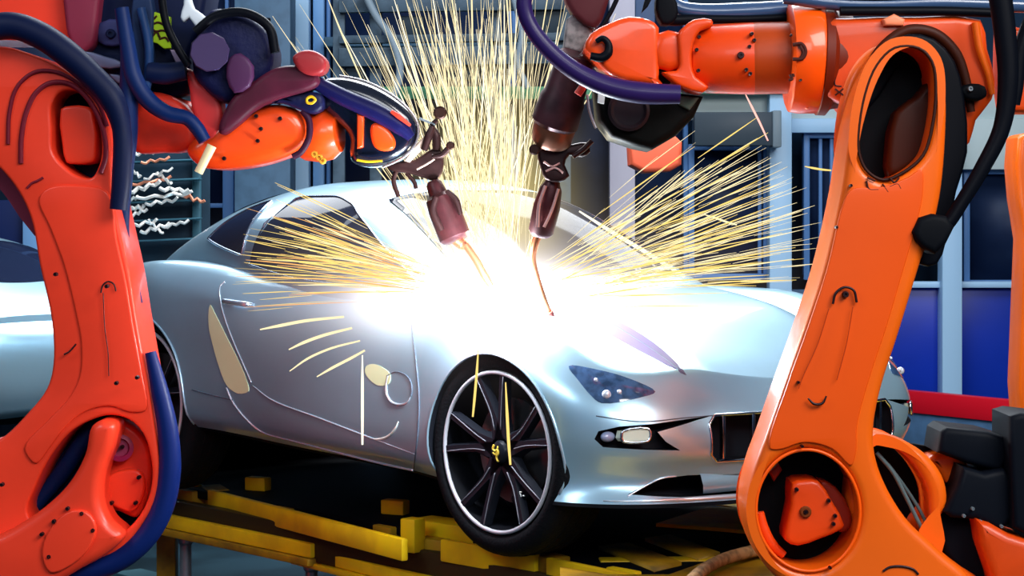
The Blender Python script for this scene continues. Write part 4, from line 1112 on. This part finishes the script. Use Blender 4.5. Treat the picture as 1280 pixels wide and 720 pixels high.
# ================================================================== CARRIER FRAME UNDER THE CAR
fr = thing('carrier_frame', 'yellow steel carrier frame of rails and cross beams supporting the silver car', 'frame',
           (car.location.x, car.location.y, 0), math.atan2(HYd, HX))
FM = chain(fr)
def fl(u, w, z): return FM @ Vector((u, w - HW, z))      # along the car, across from its near side, height
def onz(px, py, z):                                      # the point of the level z seen at a photo pixel
    D = FPX * (CH - z) / (py - HY); return P(px, py, D)
YD = mat('ochre_mottled_paint', (.40, .22, .008), rough=.5, c2=(.20, .11, .01), nscale=6)  # deeper yellow with brown mottling
YB = mat('bright_yellow_paint', (.92, .66, .01), rough=.38, c2=(.75, .5, .01), nscale=7)
T0 = CZ
def rail(name, a, b, wd, ht, m, back=0.0):
    """beam whose near top edge runs a->b"""
    a = Vector(a); b = Vector(b); d = (b - a).normalized(); n = Vector((0, 0, 1)).cross(d).normalized()
    if n.y < 0: n = -n
    o = n * (wd / 2) - Vector((0, 0, ht / 2))
    return beam(name, a + o, b + o, wd, ht, m, fr)
a, b = onz(259, 612, T0), onz(502, 674, T0)
rail('side_rail', a, b, .03, .085, YELLOW)
rail('side_rail', onz(190, 601, T0), onz(248, 606, T0), .03, .095, YELLOW)
rail('side_rail', onz(550, 674, T0), onz(668, 694, T0), .03, .085, YELLOW)
rail('side_rail', onz(682, 697, T0), onz(800, 722, T0), .03, .085, YELLOW)
rail('rail_joint', onz(249, 606, T0 - .005), onz(260, 613, T0 - .005), .10, .09, YD)
rail('rail_joint', onz(666, 693, T0 - .005), onz(684, 698, T0 - .005), .10, .10, YD)
rail('rail_joint', onz(518, 672, T0 - .02), onz(552, 676, T0 - .02), .10, .10, YD)
p = onz(500, 648, T0 + .06); q = onz(518, 650, T0 + .06)
rail('stop_block', p, q, .07, .13, YELLOW)
# the lower skid, in two lengths
a, b = onz(150, 632, .50), onz(388, 680, .50)
rail('skid_rail', a, b, .035, .060, YELLOW); rail('skid_flange', a + Vector((-.01, -.02, -.062)), b + Vector((-.01, -.02, -.062)), .14, .030, YD)
a, b = onz(366, 681, .47), onz(700, 762, .47)
rail('skid_rail', a, b, .06, .05, YB); rail('skid_flange', a + Vector((-.01, -.02, -.052)), b + Vector((-.01, -.02, -.052)), .16, .025, YB)
beam('web', onz(180, 634, .52) + Vector((0, .14, -.03)), onz(700, 742, .52) + Vector((0, .14, -.03)), .06, .14, mat('dark_brown_steel', (.035, .022, .008), rough=.5), fr)  # dark brown web behind the yellow skid rails
# far side rails, cross beams; black deck and guards added as shade under the car
beam('side_rail', fl(-3.1, 1.72, T0 - .045), fl(1.3, 1.72, T0 - .045), .12, .085, YELLOW, fr)
beam('skid_rail', fl(-3.1, 1.60, .47), fl(1.3, 1.60, .47), .12, .06, YELLOW, fr)
for u in (-2.95, -2.4, -1.65, -.95, -.30, .05, .42, .80, 1.15):
    beam('cross_beam', fl(u, .24, T0 - .05), fl(u, 1.66, T0 - .05), .12 if u < 0 else .15, .07, YD if u < 0 else YELLOW, fr)
beam('under_car_shade_deck', fl(-3.0, .97, T0 - .030), fl(.60, .97, T0 - .030), 1.40, .04, DARK, fr)
beam('under_car_shade_side', fl(-3.0, 1.96, .70), fl(1.0, 1.96, .70), .03, .36, DARK, fr)
beam('under_car_shade_end', fl(-3.02, .5, .66), fl(-3.02, 1.7, .66), .03, .36, DARK, fr)
beam('diagonal_brace', fl(.25, .30, T0 - .03), fl(1.25, 1.55, T0 - .03), .09, .05, YELLOW, fr)
for u, w in ((-2.2, .45), (-1.2, .45)):
    beam('locating_block', fl(u, w, T0 + .02), fl(u + .10, w + .04, T0 + .02), .06, .06, YELLOW, fr)
beam('locating_block', fl(-.78, .30, T0 + .0), fl(-.42, .34, T0 + .0), .14, .07, YELLOW, fr)
for px, py in ((230, 672), (388, 705)):
    p = onz(px, py, .40)
    lathe('steel_post', Vector((p.x, p.y + .05, 0)), Vector((p.x, p.y + .05, 1)), [(0, .05), (.02, .05), (.03, .026), (.36, .026), (.37, .034), (.42, .034), (.43, .02)], STEEL, fr, 20)
for u in (-2.8, -1.3, .2, 1.1):
    for w in (.40, 1.62):
        beam('leg', fl(u, w, .0), fl(u, w, .47), .09, .09, YD, fr, up=(0, 1, 0))
beam('base_channel', fl(-3.2, .42, .06), fl(1.2, .42, .06), .16, .12, mat('teal_base_channel', (.05, .14, .17), rough=.4), fr)
hz_ = tube('air_hose', [onz(862, 728, .66), onz(880, 712, .66), onz(905, 699, .66), onz(940, 689, .66), onz(990, 678, .66)], .022, mat('tan_canvas_hose', (.42, .24, .10), rough=.7, noise=.5, nscale=30))
tag(hz_, 'tan canvas air hose lying across the yellow frame at the foot of the right robot', 'hose')

def level_plate(name, poly, z, th, m):
    bm = bmesh.new(); t_ = [bm.verts.new(onz(a, b, z)) for a, b in poly]; b_ = [bm.verts.new(v.co - Vector((0, 0, th))) for v in t_]
    N = len(t_); bm.faces.new(t_); bm.faces.new(b_[::-1])
    for k in range(N): bm.faces.new((t_[k], b_[k], b_[(k + 1) % N], t_[(k + 1) % N]))
    bmesh.ops.recalc_face_normals(bm, faces=bm.faces)
    return from_bm(name, bm, m, fr, world=True)
for q in ([(820, 654), (884, 634), (990, 634), (990, 668), (900, 660)], ):
    level_plate('tread_plate', q, T0 + .004, .03, YELLOW)
for q in ([(806, 672), (838, 668), (900, 690), (872, 697)], [(748, 682), (786, 678), (852, 702), (818, 710)], [(700, 708), (760, 718), (836, 718), (905, 694), (990, 684), (990, 740), (700, 740)]):
    level_plate('tread_plate', q, T0 + .004, .03, YD)
# ================================================================== THE NEXT CAR IN LINE (a copy with all its parts)
def copy_tree(o, parent=None):
    c = o.copy(); COL.objects.link(c)
    if parent is not None: c.parent = parent
    for ch in [x for x in bpy.data.objects if x.parent == o]: copy_tree(ch, c)
    return c
kids = {}
car2 = copy_tree(car)
car2.location = (-4.62, 13.7, .36)
car2.rotation_euler = (0, 0, math.atan2(HYd, HX) + PI)
car2['label'] = 'second silver coupe body, only its rear quarter showing behind the left robot'
T0 = .36
f2 = thing('carrier_frame', 'dark green-grey carrier stand under the second car at the far left edge', 'frame', (car2.location.x, car2.location.y, 0), math.atan2(HYd, HX) + PI)
FM = chain(f2)
GR = mat('bottle_green_steel', (.015, .07, .055), rough=.5, noise=.4)
for w in (.2, 1.6): beam('side_rail', fl(-3, w, T0 - .06), fl(1.0, w, T0 - .06), .14, .12, GR, f2)
for u in (-2.6, -.5, .7):
    beam('cross_beam', fl(u, .27, T0 - .07), fl(u, 1.53, T0 - .07), .12, .09, GR, f2)
    for w in (.2, 1.6): beam('leg', fl(u, w, 0), fl(u, w, T0 - .12), .10, .10, GR, f2, up=(0, 1, 0))

# ================================================================== BACKGROUND EQUIPMENT
# rack of bent metal strips behind the car's tail
DK = 12.6
rk = thing('parts_rack', 'dark steel rack with slanted pale edge standing behind the rear of the car', 'rack', P(200, 250, DK) * 1.0)
rk.location.z = 0
plate('rack_panel', [(164, 176), (262, 176), (262, 560), (120, 560), (148, 292)], DK + .12, .03, mat('rack_panel_navy', (.012, .035, .06), rough=.5, noise=.5, nscale=3), rk, bevel=.004, smooth=0)
ptube('rack_edge', [(164, 178), (156, 235), (147, 292), (140, 340)], 1.6, FRAME, rk, D=DK + .04)
for y in (202, 226, 252, 275, 300, 330):
    a, b = P(150, y + 2, DK - .05), P(250, y - 2, DK - .05)
    beam('shelf', a, b, .20, .012, mat('rack_shelf', (.03, .10, .14), rough=.4), rk)
for x in (156, 246):
    p = P(x, 180, DK + .08); beam('upright', (p.x, p.y, 0), (p.x, p.y, P(0, 178, DK).z), .05, .05, mat('rack_shelf', (.03, .10, .14)), rk, up=(0, 1, 0))
bpy.context.view_layer.update()
random.seed(5)
STRIP = mat('bright_bent_strip', (.75, .74, .70), rough=.3, metal=.3)
STRIPR = mat('rusty_bent_strip', (.62, .22, .12), rough=.45, metal=.2)
strips = [(168, 192, 196, 188), (176, 204, 212, 198), (162, 212, 176, 220), (180, 224, 216, 210), (164, 232, 214, 222), (160, 240, 200, 228),
          (170, 248, 240, 240), (182, 256, 222, 248), (228, 244, 256, 252), (158, 262, 180, 258), (162, 270, 184, 262), (152, 284, 196, 276), (176, 290, 212, 280),
          (186, 276, 204, 292), (150, 298, 170, 304), (160, 308, 172, 316), (156, 252, 172, 246), (196, 216, 214, 230), (200, 236, 236, 238), (204, 284, 236, 276)]
for i, (x0, y0, x1, y1) in enumerate(strips):
    n_ = 6; pts_ = []
    for k in range(n_ + 1):
        t_ = k / n_
        pts_.append((x0 + (x1 - x0) * t_, y0 + (y1 - y0) * t_ + (3.2 if k % 2 else -2.2) * random.uniform(.3, 1), DK - .16 + random.uniform(-.02, .02)))
    o = ptube('bent_strip', pts_, random.uniform(1.5, 2.8), STRIPR if i in (1, 8, 4) else STRIP, None, seg=6, n=2)
    tag(o, 'short rust-red bent metal strip lying on the dark rack behind the car' if i in (1, 8, 4) else 'short pale bent metal strip lying on the dark rack behind the car', 'metal strip',
        'rusty strips on the rack' if i in (1, 8, 4) else 'bent metal strips on the rack')

# a cabinet and pipe gantry seen beyond the left window posts
DG = 16.0
cb = thing('control_cabinet', 'tall blue-grey control cabinet behind the purple motor of the left robot', 'cabinet', (P(325, 0, DG).x, DG + .2, 0))
cab = mat('cabinet_blue_grey', (.075, .15, .24), rough=.5, noise=.2)
a, b = P(292, -40, DG), P(362, 0, DG)
beam('cabinet_body', ((a.x + b.x) / 2, DG + .25, 0), ((a.x + b.x) / 2, DG + .25, a.z), b.x - a.x, .4, cab, cb, up=(0, 1, 0))
for q in ((324, 22, 338, 40), (314, 24, 320, 30), (330, 50, 340, 80), (308, 52, 316, 60)):
    wallbox('cabinet_vent', *q, DG + .03, .03, DARK, cb)
gt = thing('pipe_gantry', 'grey steel pipe gantry crossing behind the rising sparks', 'gantry', (P(560, 0, DG - .3).x, DG - .3, 0))
gm = mat('gantry_grey', (.07, .11, .15), rough=.45, noise=.4)
for x in (424, 470, 620, 706):
    p = P(x, 0, DG - .3); beam('gantry_post', (p.x, p.y, 0), (p.x, p.y, P(0, -40, DG).z), .09, .09, gm, gt, up=(0, 1, 0))
for y, h_ in ((8, .10), (50, .06), (72, .14)):
    a, b = P(424, y, DG - .38), P(706, y - 4, DG - .38); beam('gantry_rail', a, b, .08, h_, gm, gt)
ptube('conduit', [(455, -10), (470, 20), (490, 50), (500, 90), (486, 140)], 5, mat('pale_conduit', (.22, .28, .33), rough=.4), gt, D=DG - .5)
ptube('conduit', [(640, -10), (652, 40), (648, 80), (660, 110)], 4, mat('pale_conduit', (.22, .28, .33)), gt, D=DG - .5)
for q in ((432, 62, 456, 100), (500, 20, 530, 44), (560, 60, 600, 100), (660, 10, 700, 44)):
    wallbox('junction_box', *q, DG - .36, .12, mat('gantry_dark_box', (.02, .035, .05), rough=.5), gt)
# distant robots
DO = 13.0
r3 = thing('hanging_robot', 'small orange robot head hanging in the background below the black wire feeder', 'robot', P(820, 190, DO))
plate('robot_head', [(786, 172), (812, 164), (840, 166), (853, 178), (852, 206), (838, 214), (806, 216), (788, 206)], DO, .35, mat('faded_orange_enamel', (.85, .13, .06), rough=.5), r3, bevel=.03, smooth=1)
p = P(806, 0, DO + .2); beam('hanging_column', (p.x, p.y, P(0, 176, DO).z), (p.x, p.y, P(0, -90, DO).z), .12, .12, mat('slate_column', (.03, .05, .10), rough=.5), r3, up=(0, 1, 0))
ptube('robot_cable', [(796, 168), (788, 130), (794, 90)], 3, BLACKC, r3, D=DO + .05)
r4 = thing('welding_robot', 'sliver of another orange robot at the right edge in front of the dark window', 'robot', (P(1300, 0, 11).x, 11.2, 0))
plate('lower_arm', [(1273, 172), (1284, 166), (1330, 170), (1330, 640), (1286, 640), (1282, 300), (1274, 250)], 11.0, .3, ORANGE, r4, bevel=.03, smooth=2)
p = P(1306, 0, 11.15); beam('pedestal', (p.x, p.y, 0), (p.x, p.y, P(0, 600, 11).z), .4, .4, ORANGE, r4, up=(0, 1, 0))

# ================================================================== THE ARC, ITS GLOW AND THE SPARKS
WC = P(612, 368, 7.70)
def point(name, loc, e, r, col):
    l = bpy.data.lights.new(name, 'POINT'); l.energy = e; l.shadow_soft_size = r; l.color = col
    o = bpy.data.objects.new(name, l); COL.objects.link(o); o.location = loc; return o
point('arc_light', P(590, 376, 7.48), 52, .07, (.90, .93, 1))
point('arc_light', P(668, 372, 7.52), 45, .06, (.90, .93, 1))
point('arc_light', P(640, 300, 8.05), 14, .06, (1, .86, .55))

bm = bmesh.new()
bmesh.ops.create_icosphere(bm, subdivisions=4, radius=1.0)
gl = from_bm('welding_flash', bm, None, None, sharp=0)
gl.location = WC + Vector((0, .2, .1)); gl.scale = (1.25, 1.15, 1.0)
tag(gl, 'blinding white flash and yellow glow of the arc where the torches meet the car', 'welding flash', kind='stuff')
vm = bpy.data.materials.new('arc_glow_haze'); vm.use_nodes = True  # emission put into the air for the arc's bloom and haze
n = vm.node_tree; n.nodes.clear()
out = n.nodes.new('ShaderNodeOutputMaterial')
geo = n.nodes.new('ShaderNodeNewGeometry')
def math_(op, a, b=None, c=None):
    m_ = n.nodes.new('ShaderNodeMath'); m_.operation = op
    for i, v in enumerate((a, b, c)):
        if v is None: continue
        if isinstance(v, (int, float)): m_.inputs[i].default_value = v
        else: n.links.new(v, m_.inputs[i])
    return m_.outputs[0]
def gauss(center, sig):
    s = n.nodes.new('ShaderNodeVectorMath'); s.operation = 'SUBTRACT'; n.links.new(geo.outputs['Position'], s.inputs[0]); s.inputs[1].default_value = center
    d = n.nodes.new('ShaderNodeVectorMath'); d.operation = 'DIVIDE'; n.links.new(s.outputs[0], d.inputs[0]); d.inputs[1].default_value = sig
    l = n.nodes.new('ShaderNodeVectorMath'); l.operation = 'DOT_PRODUCT'; n.links.new(d.outputs[0], l.inputs[0]); n.links.new(d.outputs[0], l.inputs[1])
    return math_('EXPONENT', math_('MULTIPLY', l.outputs['Value'], -1.0))
def emis(fac, strg, col):
    e = n.nodes.new('ShaderNodeEmission'); e.inputs['Color'].default_value = (*col, 1)
    n.links.new(math_('MULTIPLY', fac, strg), e.inputs['Strength']); return e.outputs[0]
core = emis(gauss(tuple(WC + Vector((.01, .36, -.04))), (.38, .19, .11)), 13.0, (1, .95, .95))
halo = emis(gauss(tuple(WC + Vector((.0, .25, -.03))), (.58, .34, .20)), .85, (1, .86, .90))
plume = emis(gauss(tuple(WC + Vector((.03, .62, .26))), (.22, .20, .34)), 2.2, (1, .80, .30))
a1 = n.nodes.new('ShaderNodeAddShader'); a2 = n.nodes.new('ShaderNodeAddShader')
n.links.new(core, a1.inputs[0]); n.links.new(halo, a1.inputs[1]); n.links.new(a1.outputs[0], a2.inputs[0]); n.links.new(plume, a2.inputs[1])
n.links.new(a2.outputs[0], out.inputs['Volume'])
vm.cycles.volume_step_rate = .4
gl.data.materials.append(vm)

def spark_mat(name, col, s):
    m = mat(name, (0, 0, 0), emit=col, estr=s); m.cycles.emission_sampling = 'NONE'; return m
SPY = spark_mat('spark_pale_yellow', (1.0, .84, .48), 1.25)
SPG = spark_mat('spark_gold', (1.0, .72, .20), 1.2)
SPO = spark_mat('spark_orange', (1.0, .50, .16), 1.1)
SPW = spark_mat('spark_white', (1.0, .93, .70), 1.4)
def spark_pts(src, d, r0, r1, g):
    pts_ = []
    for k in range(6):
        r = r0 + (r1 - r0) * k / 5
        pts_.append(src + d * r + Vector((0, 0, -g * r * r)))
    return pts_
def make_sparks(nm, label, group, seed, n_all, n_ind, gen, mats):
    random.seed(seed); L = []
    for _ in range(n_all):
        src, d, r0, r1, g, rad = gen(); L.append((r1 - r0, spark_pts(src, d, r0, r1, g), rad))
    L.sort(key=lambda v: -v[0] * v[2])
    for i, (ln, pt, rad) in enumerate(L[:n_ind]):
        bm = bmesh.new(); add_tube(bm, pt, [rad * .35, rad, rad, rad * .3], 5, 1, smooth=False)
        o = from_bm(nm, bm, random.choice(mats), None, sharp=0); tag(o, label, 'spark', group)
    if n_all > n_ind:
        bm = bmesh.new()
        for ln, pt, rad in L[n_ind:]: add_tube(bm, pt, [rad * .35, rad, rad * .3], 4, 1, smooth=False)
        o = from_bm('spark_spray', bm, mats[0], None, sharp=0)
        tag(o, 'dense spray of fine ' + group, 'sparks', kind='stuff')
def dirv(deg, dep):
    a = math.radians(deg); v = Vector((math.cos(a), dep, math.sin(a))); return v.normalized()
SRC = WC + Vector((.01, -.02, .0))
def g_up():
    a = 96 + random.gauss(0, 13.5)
    if random.random() < .3: a = random.uniform(74, 128)
    r1 = random.choice((random.uniform(.7, 1.5), random.uniform(.45, .9), random.uniform(.9, 1.3)))
    r0 = max(.14, r1 - random.uniform(.3, .85))
    return SRC + Vector((random.uniform(-.16, .14), .42, 0)), dirv(a, random.uniform(-.05, .45)), r0, r1, random.uniform(-.01, .06), random.uniform(.0011, .0027)
make_sparks('rising_spark', 'thin pale yellow spark flying up between the two torches', 'rising sparks above the weld', 3, 420, 130, g_up, [SPY, SPY, SPW])
def g_right():
    a = random.triangular(1, 50, 16)
    r1 = random.uniform(.45, 1.12) * (1.0 if a < 35 else .85); r0 = max(.16, r1 - random.uniform(.12, .5))
    return SRC + Vector((random.uniform(.02, .22), 0, random.uniform(-.05, .05))), dirv(a, random.uniform(-.35, .05)), r0, r1, random.uniform(.0, .05), random.uniform(.0011, .0026)
make_sparks('flying_spark', 'thin golden spark shooting right over the bonnet and windscreen', 'golden sparks fanning right over the bonnet', 7, 250, 90, g_right, [SPY, SPG, SPG])
def g_left():
    a = random.triangular(147, 184, 164)
    r1 = random.uniform(.35, .88); r0 = max(.16, r1 - random.uniform(.12, .45))
    return SRC + Vector((-.08, 0, random.uniform(-.02, .06))), dirv(a, random.uniform(-.28, .05)), r0, r1, random.uniform(.0, .10), random.uniform(.0011, .0028)
make_sparks('flying_spark', 'thin orange spark streaking left across the door window', 'orange sparks across the door window', 11, 170, 65, g_left, [SPG, SPO, SPY])
# the few that stand alone; the last is the far pillar's bright edge, drawn glowing
solo = [([(325, 412), (350, 407), (382, 401), (430, 396)], 7.55, 2.0, SPY, 'lone cream spark above the others on the door, ending level with the handle'),
        ([(361, 437), (380, 428), (405, 419), (440, 410)], 7.55, 2.0, SPY, 'bright spark over the door, second from the top of the short ones'),
        ([(362, 464), (385, 448), (415, 435), (450, 426)], 7.55, 1.5, SPY, 'spark curving down over the middle of the door'),
        ([(396, 471), (415, 460), (440, 447), (456, 438)], 7.55, 1.8, SPY, 'lowest slanting spark on the door, nearest the round filler cap'),
        ([(453, 444), (453, 480), (453, 520), (453, 556)], 7.50, 1.9, SPW, 'straight vertical spark falling over the lower door'),
        ([(598, 434), (596, 465), (593, 500), (591, 521)], 7.15, 1.6, SPG, 'golden spark falling across the left part of the front wheel'),
        ([(632, 478), (634, 520), (636, 556), (638, 581)], 7.15, 1.9, SPG, 'golden spark falling across the right part of the front wheel'),
        ([(409, -4), (424, 34), (440, 72), (454, 104)], 8.0, 1.1, SPY, 'long single spark at the far left of the rising fountain'),
        ([(931, 116), (940, 134), (950, 154), (960, 176)], 7.3, 1.3, spark_mat('spark_pink', (1, .45, .38), 1.6), 'pink spark alone below the forearm of the right robot'),
        ([(1006, 208), (1016, 210), (1028, 212), (1039, 213)], 8.5, 1.3, SPG, 'tiny golden spark alone in front of the right window frame'),
        ([(880, 268), (896, 273), (910, 278), (921, 281)], 7.6, 1.3, SPY, 'short spark dipping down in front of the display box wall'),
        ([(724, 264), (765, 290), (812, 318), (856, 346)], 7.9, 2.6, SPW, 'white glowing streak drawn for the bright far windscreen pillar')]
for pts_, D, r_, m, lab in solo:
    o = ptube('lone_streak', pts_, [r_ * .4, r_, r_, r_ * .7], m, None, D=D, seg=6, n=4); tag(o, lab, 'spark')
